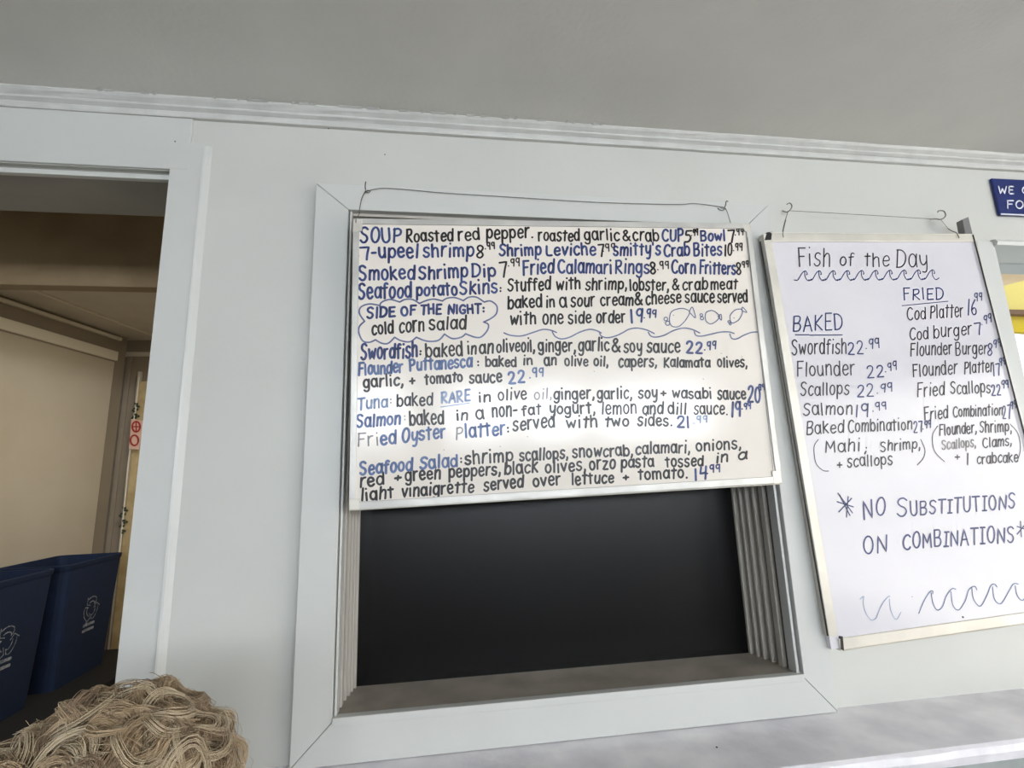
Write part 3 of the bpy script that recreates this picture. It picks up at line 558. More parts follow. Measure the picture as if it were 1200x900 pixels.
K, U, N_, P__, F_, Gy = 'ink_black', 'ink_blue', 'ink_navy', 'ink_pale', 'ink_faint', 'ink_grey'
T1 = [
 ('SOUP', 422, 283.5, 470, 284, 17, U), ('Roasted', 476, 283, 531, 282.5, 13.5, K), ('red', 537, 281.8, 562, 281, 13.5, K), ('pepper.', 570, 280, 625, 278.5, 14.5, K),
 ('roasted', 631, 282, 679, 282, 13, K), ('garlic', 685, 281, 726, 281.5, 13, K), ('&', 730, 281.5, 739, 281.5, 12.5, K), ('crab', 742, 282, 772, 282.5, 13.5, K),
 ('CUP', 776, 282.6, 801, 283, 13.5, U), ('5', 802, 283.5, 810, 283.5, 14, K), ('.99', 810, 276, 818, 275.5, 8, K), ('Bowl', 821, 282, 850, 282, 11.5, U), ('7', 852, 284, 860, 284, 14, K), ('.99', 861, 275.5, 871, 275.5, 8, K),
 ('7', 422, 304, 433, 304, 15, U), ('-', 435.5, 302.5, 441, 302.5, 14, U), ('upeel', 444, 302, 490, 301.5, 16, U), ('shrimp', 496, 301, 555, 300, 15, U), ('8', 558, 301.5, 567, 301.5, 14.5, K), ('.99', 568, 292, 580, 291.5, 8, K),
 ('Shrimp', 585, 299.5, 634, 299, 13, U), ('Leviche', 640, 299, 698, 299, 13, U), ('7', 700, 301, 707, 301, 14, K), ('.99', 706, 295, 721, 294.5, 9, K), ("smitty's", 719, 299, 774, 298.5, 14, U),
 ('Crab', 778, 300, 808, 299.5, 14, U), ('Bites', 813, 300, 846, 298.5, 13.5, U), ('10', 849, 299.5, 858, 298.5, 13.5, K), ('.99', 859, 294, 870, 293.5, 8.5, K),
 ('Smoked', 421, 328, 486, 326.5, 16, U), ('Shrimp', 491, 327, 548, 325, 15, U), ('Dip', 553, 324.5, 581, 323.5, 14.5, U), ('7', 584, 324.5, 593, 324, 18, K), ('.99', 595, 312, 609, 311.5, 9, K),
 ('Fried', 613, 322, 649, 320, 15.5, U), ('Calamari', 654, 320, 717, 320, 15, U), ('Rings', 721, 320, 761, 320.5, 15, U), ('8', 762, 320.5, 769, 320.5, 14, K), ('.99', 770, 316, 784, 315, 9, K),
 ('Corn', 787, 320, 815, 320.5, 14, U), ('Fritters', 820, 321, 862, 321, 14.5, U), ('8', 863, 321, 869, 321, 13.5, K), ('99', 869.5, 313.5, 877, 313, 7.5, K),
 ('Seafood', 420, 350.5, 482, 348, 17, U), ('potato', 488, 347, 536, 345.5, 14, U), ('Skins', 539, 345.5, 583, 343, 15, U), (':', 585, 342, 588, 342, 10, K),
 ('Stuffed', 595, 341.5, 645, 339, 14, K), ('with', 652, 340, 680, 338.5, 13.5, K), ('shrimp,', 686, 339.5, 735, 339, 13, K), ('lobster,', 738, 340, 784, 340, 13, K), ('&', 788, 339.5, 796, 339.5, 13, K), ('crab', 800, 340, 829, 339, 13, K), ('meat', 833, 339.5, 864, 338.5, 12.5, K),
 ('baked', 595, 361.5, 635, 359, 14, K), ('in', 640, 360, 650, 359.5, 12.5, K), ('a', 656, 360, 664, 360, 15, K), ('sour', 669, 359.5, 697, 358, 14, K), ('cream', 704, 358, 742, 357.5, 13, K), ('&', 744, 357, 753, 357, 13, K),
 ('cheese', 757, 356.5, 798, 354.5, 14, K), ('sauce', 803, 354.5, 837, 354, 14, K), ('served', 841, 354.5, 876, 354, 14, K),
 ('with', 598, 381, 628, 379, 14, K), ('one', 636, 379.5, 660, 378.5, 15, K), ('side', 666, 379, 692.5, 378, 13.5, K), ('order', 699, 378.5, 733, 377.5, 14, K), ('19', 739, 377.5, 753, 377, 15, U), ('.99', 754, 373, 769, 371.5, 9.5, U),
 ('SIDE', 430, 373, 463, 370.5, 11.5, U), ('OF', 470, 370, 487, 369, 10.5, U), ('THE', 493, 368.5, 517, 367.5, 11.5, U), ('NIGHT:', 525, 367.5, 568, 366.5, 10.5, U),
 ('cold', 436, 392, 461, 390, 14, K), ('corn', 468, 390, 497, 387.5, 16, K), ('salad', 503, 386.5, 546, 385, 15, K),
 ('Swordfish', 423, 422, 489, 418, 17, N_), (':', 491, 416, 494, 416, 10, K), ('baked', 499, 418, 542, 416.5, 15.5, K), ('in', 548, 415, 558, 414, 14, K), ('an', 562, 415, 578, 413, 15, K), ('olive', 582, 412.5, 609, 412, 14, K), ('oil,', 611, 412.5, 627, 412, 14, K),
 ('ginger,', 631, 411.5, 675, 411.5, 14, K), ('garlic', 678, 411, 714, 410.5, 14.5, K), ('&', 717, 412, 727, 412, 14, K), ('soy', 731, 412.5, 752, 412.5, 14, K), ('sauce', 758, 413, 797, 413, 15, K), ('22', 804, 413.5, 823, 414, 13, U), ('.99', 825, 410, 839, 409, 9, U),
 ('Flounder', 420, 440, 472, 435.5, 13.5, P__), ('Puttanesca', 480, 434.5, 553, 430, 13.5, P__), (':', 559, 429, 562, 429, 11, K), ('baked', 569, 429.5, 605, 429, 11, K), ('in', 613, 427.5, 624, 427, 10, K), ('an', 638, 428, 652, 427.5, 12, K),
 ('olive', 662, 428.5, 689, 428.5, 11, K), ('oil,', 696, 428.5, 713, 428.5, 11, K), ('capers,', 725, 430, 770, 429.5, 13, K), ('Kalamata', 778, 430, 832, 429.5, 11, K), ('olives,', 841, 430, 876, 430, 11, K),
 ('garlic,', 426, 454.5, 473, 451, 13, K), ('+', 480, 450.5, 486.5, 450, 12, K), ('tomato', 498, 450, 542, 447, 11.5, K), ('sauce', 550, 448.5, 588, 447.5, 13, K), ('22', 596, 449, 615, 448, 12.5, P__), ('.99', 620, 443, 637, 440.5, 10, P__),
 ('Tuna', 419, 480.5, 454, 476.5, 13.5, F_), (':', 457, 473, 459, 473, 11, Gy), ('baked', 465, 475.5, 507, 475, 14, 'ink_thin'), ('RARE', 517, 472.5, 551, 469.5, 12, F_), ('in', 561, 471, 575, 470, 11, K),
 ('olive', 584, 469.5, 617, 467.5, 12.5, 'ink_thin'), ('oil,', 626, 468, 647, 467, 11.5, Gy), ('ginger,', 649, 468, 697, 467, 12.5, K), ('garlic,', 700, 467.5, 741, 466.5, 12.5, K), ('soy', 748, 466.5, 770, 466.5, 13, K), ('+', 774, 464, 781, 464, 9, K),
 ('wasabi', 788, 466.5, 834, 467, 12, K), ('sauce', 841, 468, 874, 467.5, 13, K), ('20', 876, 471.5, 891, 471, 17, U), ('99', 889, 456.5, 896, 457, 7, U),
 ('Salmon', 418, 501, 469, 497, 14, P__), (':', 473, 493, 476, 493, 11, Gy), ('baked', 480, 498, 520, 496, 16, K), ('in', 535, 492, 548, 491.5, 11, K), ('a', 558, 490.5, 567, 490, 15, K), ('non-', 577, 489, 606, 487.5, 15, K), ('fat', 612, 487, 634, 485.5, 12, 'ink_thin'),
 ('yogurt,', 644, 485, 698, 484, 12.5, K), ('lemon', 705, 485, 746, 484.5, 14, 'ink_thin'), ('and', 753, 485, 777, 484, 13, K), ('dill', 783, 485, 804, 485, 12.5, K), ('sauce.', 813, 485, 853, 485.5, 14, 'ink_thin'), ('19', 857, 488.5, 868, 488, 16, U), ('.99', 869, 479.5, 880, 479, 7.5, U),
 ('Fri', 419, 522.5, 444, 521, 14.5, Gy), ('ed', 446, 520.5, 464, 520, 15, P__), ('Oyster', 471, 519, 522, 512, 15, P__), ('P', 534, 514.5, 542, 514, 15, Gy), ('latter', 545, 513, 592, 509, 15, P__), (':', 594, 507, 597, 507, 12, K),
 ('served', 601, 505, 650, 500, 14.5, K), ('with', 664, 501, 700, 500.5, 12.5, K), ('two', 709, 500, 737, 499, 12, K), ('sides.', 747, 499, 788, 498.5, 13, K), ('21', 793, 501, 808, 501, 12, U), ('.99', 812, 496, 829, 494.5, 8, F_),
 ('Seafood', 422, 557, 483, 550.5, 15, P__), ('Salad', 492, 549.5, 536, 546, 14, P__), (':', 539, 543, 542, 543, 11, K), ('shrimp', 545, 544, 601, 540, 14.5, K), ('scallops,', 609, 540, 666, 536.5, 13, K), ('snowcrab,', 671, 536, 742, 533.5, 13, K),
 ('calamari,', 745, 532, 809, 530, 13, K), ('onions,', 816, 528, 869, 525.5, 12, K),
 ('red', 422, 571.5, 450, 567.5, 14.5, K), ('+', 462, 564, 470, 563, 9, K), ('green', 475, 563, 516, 561, 13.5, K), ('peppers,', 526, 560, 587, 555.5, 13.5, K), ('black', 591, 556, 630, 553.5, 14, K), ('olives,', 639, 554, 687, 551, 13.5, K), ('orzo', 691, 550.5, 721, 549, 14, K),
 ('pasta', 728, 548.5, 766, 546, 12.5, K), ('tossed', 780, 547.5, 824, 545, 12, K), ('in', 839, 542, 853, 540.5, 11, K), ('a', 865, 539, 875, 537, 12, K),
 ('light', 423, 587, 461, 583, 14, K), ('vinaigrette', 471, 582.5, 555, 576, 13.5, K), ('served', 567, 575, 613, 571, 13.5, K), ('over', 625, 570, 657, 568, 13.5, K), ('lettuce', 670, 568, 719, 565, 12.5, K), ('+', 730, 562.5, 737, 562, 9, K), ('tomato.', 748, 562, 806, 559.5, 12, K),
 ('14', 814, 562.5, 828, 561, 13.5, U), ('.99', 828, 555, 844, 552.5, 8.5, U),
]
for t in T1:
    small = t[0] in ('.99', '99')
    thick = {K: .0021, U: .0024, N_: .0024, P__: .0023, F_: .0021, Gy: .0015, 'ink_thin': .0018}[t[6]]
    write(t[0], *t[1:6], f1, n1, t[6], b1, thick * (.72 if small else 1), name='price_lettering' if small or t[0].isdigit() else 'lettering')
c1 = lambda L: [(410 + x / 6.67, 330 + y / 6.67) for x, y in L]
cloud = [[(115, 310), (75, 250), (85, 200), (150, 175), (232, 186)], [(235, 200), (240, 170), (270, 150), (320, 140), (390, 160)], [(390, 160), (430, 140), (490, 140), (545, 172)], [(545, 170), (600, 147), (660, 137), (725, 152)],
         [(725, 150), (760, 130), (820, 125), (885, 147)], [(885, 150), (930, 122), (990, 122), (1050, 160)], [(1050, 160), (1100, 152), (1148, 190), (1145, 250), (1100, 290), (1045, 316)],
         [(1045, 316), (1082, 335), (1075, 380), (1030, 430), (980, 435), (905, 408)], [(905, 408), (870, 435), (800, 445), (740, 410)], [(740, 410), (690, 460), (600, 465), (520, 435)], [(520, 435), (470, 470), (400, 462), (350, 435)],
         [(350, 435), (300, 482), (250, 482), (200, 455)], [(200, 455), (150, 475), (100, 462), (70, 400), (75, 350), (115, 310)]]
draw([c1(p) for p in cloud], f1, n1, 'ink_line', b1, .0016, 'cloud_outline')
ca = lambda L: [(570 + x / 7.06, 320 + y / 7.06) for x, y in L]; cb = lambda L: [(730 + x / 7.06, 320 + y / 7.06) for x, y in L]
waves = [ca([(145, 495), (200, 515), (290, 520), (390, 490), (470, 466), (540, 475), (580, 492)]), ca([(545, 485), (570, 525), (620, 545), (690, 530), (770, 490), (850, 466), (910, 475), (950, 496)]),
         ca([(935, 490), (950, 520), (1000, 535), (1070, 520), (1130, 492)]) + cb([(50, 465), (120, 455), (200, 472), (258, 500)]), cb([(210, 490), (230, 520), (270, 530), (340, 515), (420, 475), (500, 455), (570, 465), (635, 495)]),
         cb([(590, 485), (605, 515), (650, 522), (730, 505), (810, 488), (880, 487), (920, 500)]), cb([(885, 505), (900, 540), (940, 545), (1000, 515), (1060, 492), (1110, 487)])]
draw(waves, f1, n1, 'ink_line', b1, .0014, 'wave_line')
circ = lambda x, y, r: [(x + r * math.cos(t), y + r * math.sin(t)) for t in [k * math.pi / 5 for k in range(11)]]
for body, tail, lips in (
    ([(385, 372), (398, 325), (440, 300), (500, 293), (550, 315), (545, 345), (510, 400), (462, 442), (412, 442), (388, 412), (385, 372)], [(548, 322), (575, 282), (600, 370), (558, 332)], [(355, 380, 15), (370, 415, 17)]),
    ([(680, 365), (690, 325), (740, 310), (788, 340), (800, 362), (770, 400), (725, 420), (690, 400), (680, 365)], [(788, 358), (812, 342), (814, 390), (792, 362)], [(648, 347, 11), (654, 374, 13)]),
    ([(890, 400), (888, 350), (930, 305), (980, 300), (988, 330), (960, 385), (912, 413), (890, 400)], [(985, 308), (990, 282), (1026, 325), (986, 312)], [(878, 403, 9), (888, 421, 8)])):
    draw([cb(body)] + [cb(tail)] + [cb(circ(*l)) for l in lips], f1, n1, 'ink_line', b1, .0011, 'fish_drawing')
draw([cb([(417, 347), (419, 349)]), cb([(917, 371), (919, 373)])], f1, n1, K, b1, .0009, 'fish_eye')
draw([[(516.5, 477), (550, 472.3)]], f1, n1, F_, b1, .001, 'underline')
rd = random.Random(4)
draw([[(x, y), (x + .4, y + .4)] for x, y in ((420.5, 299.5), (824, 444), (845, 414), (618, 511.5), (586, 523), (520, 527), (869, 418), (696, 435))], f1, n1, Gy, b1, .0008, 'ink_specks')

T2 = [
 ('Fish', 936, 311.7, 973, 311.5, 20, K), ('of', 984, 311.5, 1000, 311, 15, K), ('the', 1013, 312, 1042, 312, 16, K), ('Day', 1050, 312.5, 1087, 313, 20, K),
 ('FRIED', 1059, 352, 1106, 350, 13, U), ('BAKED', 929, 388.5, 988, 386.5, 18.5, U),
 ('Swordfish', 928, 415.5, 992, 414.5, 17, K), ('22', 993.5, 415, 1012, 415, 14.5, U), ('.99', 1014, 409, 1031, 407, 11, U),
 ('Flounder', 934, 441.5, 1002, 439, 16, K), ('22', 1016, 442.5, 1036, 441, 13.5, U), ('.99', 1037, 436, 1051, 433, 10, U),
 ('Scallops', 938, 463.5, 995, 461.5, 15, K), ('22', 1004, 464.5, 1024, 464, 13.5, U), ('.99', 1027, 461, 1046, 458, 10, U),
 ('Salmon', 941, 487, 999, 485, 14.5, K), ('19', 1002, 489, 1018, 488, 14.5, U), ('.99', 1022, 482, 1039, 479, 9.5, U),
 ('Baked', 945, 509, 989, 506, 14, K), ('Combination', 994, 506.5, 1069, 503, 13.5, K), ('27', 1070.5, 506.5, 1081, 506, 12, U), ('.99', 1081, 503, 1091, 501, 9, U),
 ('Mahi', 967, 530, 1008, 528.5, 14.5, K), (';', 1012, 530, 1017, 530, 12, K), ('Shrimp,', 1032, 529, 1079, 525, 12, K), ('+', 981, 549, 987, 549, 11, K), ('scallops', 993, 547, 1046, 544.5, 13, K),
 ('Cod', 1063, 375.5, 1085, 374, 13.5, K), ('Platter', 1090, 373.5, 1129, 371, 15, K), ('16', 1133.5, 369.5, 1145, 369, 17, U), ('99', 1142, 353, 1151, 352, 9, U),
 ('Cod', 1066, 398.5, 1088, 396.5, 14, K), ('burger', 1094, 396, 1139, 391.5, 15, K), ('7', 1142, 392, 1150, 391.5, 15, U), ('.99', 1150, 380.5, 1162, 377.5, 9.5, U),
 ('Flounder', 1067, 417, 1116, 415, 14.5, K), ('Burger', 1120, 416, 1157, 414, 14, K), ('8', 1157, 416.5, 1163, 416.5, 15, U), ('99', 1164, 408, 1173, 406, 9.5, U),
 ('Flounder', 1070, 441.5, 1122, 438, 15, K), ('Platter', 1130, 438, 1164, 435.5, 14, K), ('17', 1164, 440, 1172, 439, 14, U), ('99', 1171, 429, 1178, 427, 8.5, U),
 ('Fried', 1075, 465.5, 1107, 462, 15, K), ('Scallops', 1114, 461.5, 1161, 460, 13.5, K), ('22', 1162, 463.5, 1173, 463, 12.5, U), ('99', 1173.5, 455.5, 1182, 454, 9, U),
 ('Fried', 1083.5, 492.5, 1111, 489, 14, K), ('Combination', 1117, 488.5, 1175, 486, 12.5, K), ('27', 1175, 491, 1184, 490, 15, U), ('99', 1184, 479.5, 1191, 478, 9, U),
 ('Flounder,', 1101, 510.5, 1145, 507, 13, K), ('Shrimp,', 1148, 507, 1186, 505.5, 12.5, K), ('Scallops,', 1104, 526.5, 1144, 523.5, 11, Gy), ('Clams,', 1152, 524.5, 1186, 521, 11.5, 'ink_thin'),
 ('+', 1119, 539, 1125, 539, 9, K), ('1', 1132, 545, 1136, 544, 13, K), ('crabcake', 1145, 543.5, 1193, 541, 11.5, 'ink_thin'),
 ('NO', 1012, 608, 1038, 603, 20, U), ('S', 1051, 605, 1064, 604.5, 20, U), ('UBSTITUTIONS', 1067, 604, 1190, 595.5, 16.5, U), ('ON', 1012, 650.5, 1040, 646.5, 20, U), ('COMBINATIONS', 1058, 643.5, 1189, 634.5, 18, U),
]
for t in T2:
    small = t[0] in ('.99', '99')
    m_ = {K: 'ink_thin', U: 'ink_navy'}.get(t[6], t[6])
    hw = .0016 if t[6] != U else .0016
    if t[0] in ('NO', 'S', 'ON', 'COMBINATIONS', 'UBSTITUTIONS'): hw = .0019
    txt = t[0].replace('I', '\u2160') if t[0] in ('UBSTITUTIONS', 'COMBINATIONS') else t[0]
    write(txt, *t[1:6], f2, n2, m_, b2, hw * (.85 if small else 1), name='price_lettering' if small or t[0].isdigit() else 'lettering')
wv = []
for i in range(10):
    x = 931 + i * 16.6; y = 330 - i * .15
    wv.append([(x, y - 2), (x + 4, y - 2), (x + 9, y - 10), (x + 13, y - 12.5), (x + 15, y - 9), (x + 14, y - 8)]); wv.append([(x + 12, y - 12), (x + 12.5, y - 6), (x + 16, y - 1), (x + 20, y - 3)])
draw(wv, f2, n2, 'ink_navy', b2, .0011, 'wave_line')
draw([[(932, 392.3), (948, 392.3)], [(949, 392.8), (987, 392.5)]], f2, n2, 'ink_navy', b2, .0012, 'underline')
draw([[(1057, 358.3), (1111, 353)]], f2, n2, 'ink_navy', b2, .0009, 'underline')
draw([[(959, 515), (954, 524), (956, 542), (964, 551), (971, 552)], [(1079, 515), (1084, 527), (1082, 537), (1075, 545)], [(1099, 499), (1093, 510), (1095, 528), (1107, 541)], [(1184, 497), (1193, 508), (1196, 526), (1192, 541)]], f2, n2, 'ink_thin', b2, .0009, 'bracket')
draw([[(982, 578), (999, 601)], [(994, 582), (992, 606)], [(983, 600), (998, 584)], [(981, 588), (1000, 594)], [(984, 580), (996, 604)]], f2, n2, 'ink_navy', b2, .0013, 'asterisk')
draw([[(1196, 611), (1197, 629)], [(1192, 617), (1204, 621)], [(1192, 626), (1203, 613)]], f2, n2, 'ink_navy', b2, .0013, 'asterisk')
c8 = lambda L: [(960 + x / 4.5, 560 + y / 4.5) for x, y in L]
draw([c8([(215, 640), (235, 625), (232, 660), (245, 710), (275, 750), (300, 740)]), c8([(300, 740), (330, 670), (365, 625), (372, 628)]), c8([(370, 640), (378, 700), (405, 747), (432, 708)]), c8([(488, 626), (492, 628)])], f2, n2, F_, b2, .0008, 'faded_wave')
draw([c8([(525, 715), (555, 645), (585, 600), (600, 598), (598, 612)]), c8([(590, 605), (600, 660), (622, 697), (650, 680), (670, 625), (700, 585), (720, 588)]), c8([(695, 600), (705, 670), (735, 697), (770, 650), (790, 590), (820, 572), (832, 590)]),
      c8([(805, 580), (815, 640), (850, 677), (885, 620), (905, 570), (925, 560), (938, 575)]), c8([(915, 575), (925, 640), (960, 663), (1000, 600), (1025, 560), (1050, 560)]), c8([(1035, 570), (1045, 620), (1075, 645), (1110, 590), (1140, 550)])], f2, n2, P__, b2, .0010, 'wave_line')
draw([[(1128, 723), (1128.8, 723.4)]], f2, n2, K, b2, .0018, 'ink_specks')

# lettering on the blue sign: raised capitals
fs = lambda px, py: wallpt(px, py, -.0095)
ny = Vector((0, -1, 0))
for txt, x0, x1, y0, cp in (('WE', 1170, 1188, 226.8, 8.5), ('C', 1197.5, 1207, 227, 8.5), ('FO', 1180, 1199.5, 244, 9)):
    write(txt, x0, y0, x1, y0 + .3, cp, fs, ny, 'signtxt', sg, .0019, jit=.1)

# ------------------------------------------------------------------ hooks and hanging wires
def px_tube(pts, r_, n=6): return MB().tube(catmull3([wallpt(x, y, d) for x, y, d in pts]), r_, n)
def catmull3(p, sub=5):
    out = []; n = len(p)
    for i in range(n - 1):
        a_, b_, c_, d_ = p[max(i - 1, 0)], p[i], p[i + 1], p[min(i + 2, n - 1)]
        for k in range(sub):
            t = k / sub; t2 = t * t; t3 = t2 * t
            out.append(.5 * (2 * b_ + (c_ - a_) * t + (2 * a_ - 5 * b_ + 4 * c_ - d_) * t2 + (3 * b_ - a_ - 3 * c_ + d_) * t3))
    out.append(p[-1]); return out
WG = 'wire hangers of the whiteboards'
def T(o, l, c): return tag(o, l, c)
T(px_tube([(434, 226, 0.0), (431, 225, -.012), (428.5, 222, -.019), (428, 218, -.020), (428.5, 213, -.018)], .0011).build('cup_hook', 'nail'), 'small dark bent hook above the left corner of the wide menu board', 'hook')
T(px_tube([(842, 246, 0.0), (847, 245, -.015), (850, 241, -.019), (851, 236, -.018), (853, 236, -.015)], .0012).build('cup_hook', 'nail'), 'small dark bent hook above the right corner of the wide menu board', 'hook')
T(px_tube([(917, 247, 0), (922, 248.5, -.018), (926, 246, -.024), (928, 241.5, -.024), (925.5, 238, -.023), (922, 239.5, -.022)], .0013).build('cup_hook', 'hook'), 'open steel cup hook above the left corner of the Fish of the Day board', 'hook')
T(px_tube([(1090, 257, 0), (1096, 256.5, -.016), (1103, 257, -.024), (1108, 253, -.025), (1106, 247.5, -.024), (1100, 247, -.022), (1099, 249, -.021)], .0014).build('cup_hook', 'hook'), 'open steel cup hook above the right corner of the Fish of the Day board', 'hook')
hw1 = empty('hanging_wire', wallpt(640, 232, -.02), 'thin wire strung over two hooks above the wide menu board', 'wire')
px_tube([(430, 224, -.021), (440, 221.5, -.022), (452, 220.5, -.022), (480, 222.5, -.022), (520, 226, -.022), (600, 231, -.022), (700, 237, -.022), (790, 239.5, -.022), (815, 238.5, -.022), (849, 243, -.021)], .00075).build('span', 'wire', hw1)
px_tube([(429, 223, -.021), (424, 232, -.024), (421, 247, -.030), (421.5, 250, -.030), (417.5, 256, -.056), (417, 261, -.059)], .0008).build('end', 'wire', hw1)
px_tube([(849, 243, -.021), (852, 248, -.03), (856, 261, -.058)], .0008).build('end', 'wire', hw1)
px_tube([(841, 244, -.020), (846, 246.5, -.023), (850, 244, -.024), (845, 242.5, -.022)], .0008).build('twist', 'wire', hw1)
px_tube([(428, 224, -.020), (431, 226, -.023), (434, 224, -.023), (431, 223, -.021), (428, 226, -.023)], .0008).build('twist', 'wire', hw1)
hw2 = empty('hanging_wire', wallpt(1010, 252, -.02), 'thin pale wire strung over two cup hooks above the Fish of the Day board', 'wire')
px_tube([(926, 247, -.022), (980, 250, -.022), (1050, 254, -.022), (1098, 257, -.022)], .00065).build('span', 'wire', hw2)
px_tube([(923, 249, -.023), (920, 259, -.030), (919, 263, -.033), (917.5, 272, -.044), (918, 278, -.047)], .0008).build('end', 'wire', hw2)
px_tube([(920.5, 258, -.031), (918.5, 266, -.036), (917.5, 271, -.042)], .0014).build('twist', 'wire', hw2)
px_tube([(1111, 268, -.036), (1116, 271, -.042), (1121, 273, -.045), (1124, 279, -.046)], .0009).build('end', 'wire', hw2)
px_tube([(1103, 258, -.023), (1108, 264, -.03), (1112, 269, -.037)], .0004).build('end', 'wire', hw2)
# nail holes in the trim
nm_ = 'nail heads in the white trim'
for i, (x, y, l) in enumerate(((205, 165.5, 'tiny dark nail head in the white board above the doorway'), (451, 181, 'tiny dark nail head in the white wall above the wide menu board'), (385, 150.5, 'tiny dark nail head on the lower edge of the ceiling moulding'))):
    p = wallpt(x, y, -.0085 if i == 0 else -.0005 if i == 1 else -.0105)
    mb = MB().loft([[(p.x + .0014 * math.cos(k * math.pi / 3), p.y + d, p.z + .0014 * math.sin(k * math.pi / 3)) for k in range(6)] for d in (0, .001)])
    T(mb.build('nail_head', 'nail'), l, 'nail')
p = hit(840, 876, (0, 0, zl), Vector((0, 0, 1)))
T(MB().loft([[(p.x + .0017 * math.cos(k * math.pi / 3), p.y + .0017 * math.sin(k * math.pi / 3), zl + d) for k in range(6)] for d in (0, .0012)]).build('nail_head', 'nail'), 'tiny dark nail head in the ledge under the window', 'nail')

# ------------------------------------------------------------------ rest of the dining room (behind the camera)
for i, x in enumerate((-.75, .45, 1.35, 2.25, 3.0)):
    wr = sempty('window_%d' % (i + 3), (x, YB, CH + .15)); hwid = .30 if i != 1 else .34
    MB().box(x - hwid, x + hwid, YB + .004, YB + .010, CH + .28, CH + .80).build('pane', 'pane_lit', wr)
    f_ = MB()
    for a_ in ((x - hwid - .05, x - hwid, CH + .23, CEIL - .005), (x + hwid, x + hwid + .05, CH + .23, CEIL - .005), (x - hwid, x + hwid, CH + .23, CH + .28), (x - .012, x + .012, CH + .28, CEIL - .005)):
        f_.box(a_[0], a_[1], YB, YB + .03, a_[2], a_[3])
    f_.build('window_frame', 'casing', wr)

# ------------------------------------------------------------------ person in front of the camera, seen from behind: only the hair is in frame
HCN = CAM + ray(122, 1003) * (.50 / FPX)      # centre of the head
per = empty('person', (HCN.x, HCN.y, 0), 'person with curly blonde hair seen from behind at the bottom left', 'person')
def skinmesh(name, verts, edges, radii, m, root=0, sub=2):
    me = bpy.data.meshes.new(name); me.from_pydata(verts, edges, []); me.update()
    o = bpy.data.objects.new(name, me); COL.objects.link(o)
    sk = o.modifiers.new('skin', 'SKIN'); sk.use_smooth_shade = True
    for i, r_ in enumerate(radii):
        sv = me.skin_vertices[0].data[i]; sv.radius = r_ if isinstance(r_, tuple) else (r_, r_); sv.use_root = (i == root)
    s_ = o.modifiers.new('sub', 'SUBSURF'); s_.levels = sub; s_.render_levels = sub
    me.materials.append(M[m]); o.parent = per; return o
hz = HCN.z; 
shz = hz - .25
hip = hz * .62; wst = hz * .70; kn = hz * .33
v = [(0, 0, hip), (0, 0, hip + .07), (0, .0, (hip + shz) / 2 + .02), (0, -.01, shz - .01), (0, 0, hz - .14), (0, .01, hz - .06),
     (-.16, 0, shz - .01), (-.20, .02, shz - .28), (-.19, .14, shz - .47), (-.17, .20, shz - .53),
     (.16, 0, shz - .01), (.20, .02, shz - .28), (.19, .14, shz - .47), (.17, .20, shz - .53),
     (-.09, 0, hip - .07), (-.10, .01, kn), (-.11, -.01, .08), (-.12, .10, .04),
     (.09, 0, hip - .07), (.10, .01, kn), (.11, -.01, .08), (.12, .10, .04)]
e = [(0, 1), (1, 2), (2, 3), (3, 4), (4, 5), (3, 6), (6, 7), (7, 8), (8, 9), (3, 10), (10, 11), (11, 12), (12, 13), (0, 14), (14, 15), (15, 16), (16, 17), (0, 18), (18, 19), (19, 20), (20, 21)]
r = [.11, .10, .11, .08, .05, .055, .055, .04, .03, .026, .055, .04, .03, .026, .085, .058, .038, .03, .085, .058, .038, .03]
skinmesh('body', v, e, r, 'skin')
for sx in (-1, 1):          # hands: palm and five fingers, hanging in front of the ledge
    bx_, by_, bz_ = sx * .17, .20, shz - .53
    hv = [(bx_, by_, bz_), (bx_, by_ + .045, bz_ - .03)]; he = [(0, 1)]; hr = [.024, .026]
    for k, L in enumerate((.060, .070, .066, .052)):
        ox = (k - 1.5) * .017; i0 = len(hv)
        hv += [(bx_ + ox, by_ + .075, bz_ - .045), (bx_ + ox, by_ + .075 + L * .55, bz_ - .060), (bx_ + ox, by_ + .075 + L * .85, bz_ - .085)]
        he += [(1, i0), (i0, i0 + 1), (i0 + 1, i0 + 2)]; hr += [.0095, .0085, .007]
    i0 = len(hv); hv += [(bx_ - sx * .034, by_ + .04, bz_ - .03), (bx_ - sx * .045, by_ + .072, bz_ - .045)]; he += [(0, i0), (i0, i0 + 1)]; hr += [.0105, .008]
    skinmesh('hand', hv, he, hr, 'skin', sub=1)
def ell(name, c, rad, m, nu=28, nv=18, fn=None, par=per, smooth=True):
    rings = []
    for j in range(1, nv):
        th = math.pi * j / nv
        ring = []
        for i in range(nu):
            ph = 2 * math.pi * i / nu; d = Vector((math.sin(th) * math.cos(ph), math.sin(th) * math.sin(ph), math.cos(th)))
            s = fn(d) if fn else 1; ring.append(Vector((d.x * rad[0], d.y * rad[1], d.z * rad[2])) * s + Vector(c))
        rings.append(ring)
    o = MB().loft(rings).build(name, m, None, smooth=smooth); o.parent = par; return o
hc = (0, 0, hz)
def headf(d):               # brow, nose bridge, jaw narrowing; face looks to +y
    s = 1 - .16 * max(0, -d.z) * (1 - max(0, d.y) * .55)
    s += .20 * math.exp(-((d.x / .11) ** 2 + ((d.z + .18) / .16) ** 2)) * (d.y > 0) + .05 * math.exp(-((d.x / .45) ** 2 + ((d.z + .72) / .18) ** 2)) * (d.y > 0)
    for sx in (-1, 1): s -= .06 * math.exp(-(((d.x - sx * .38) / .16) ** 2 + ((d.z - .02) / .13) ** 2)) * (d.y > 0)
    return s
ell('head', hc, (.072, .090, .108), 'skin', 40, 30, headf)
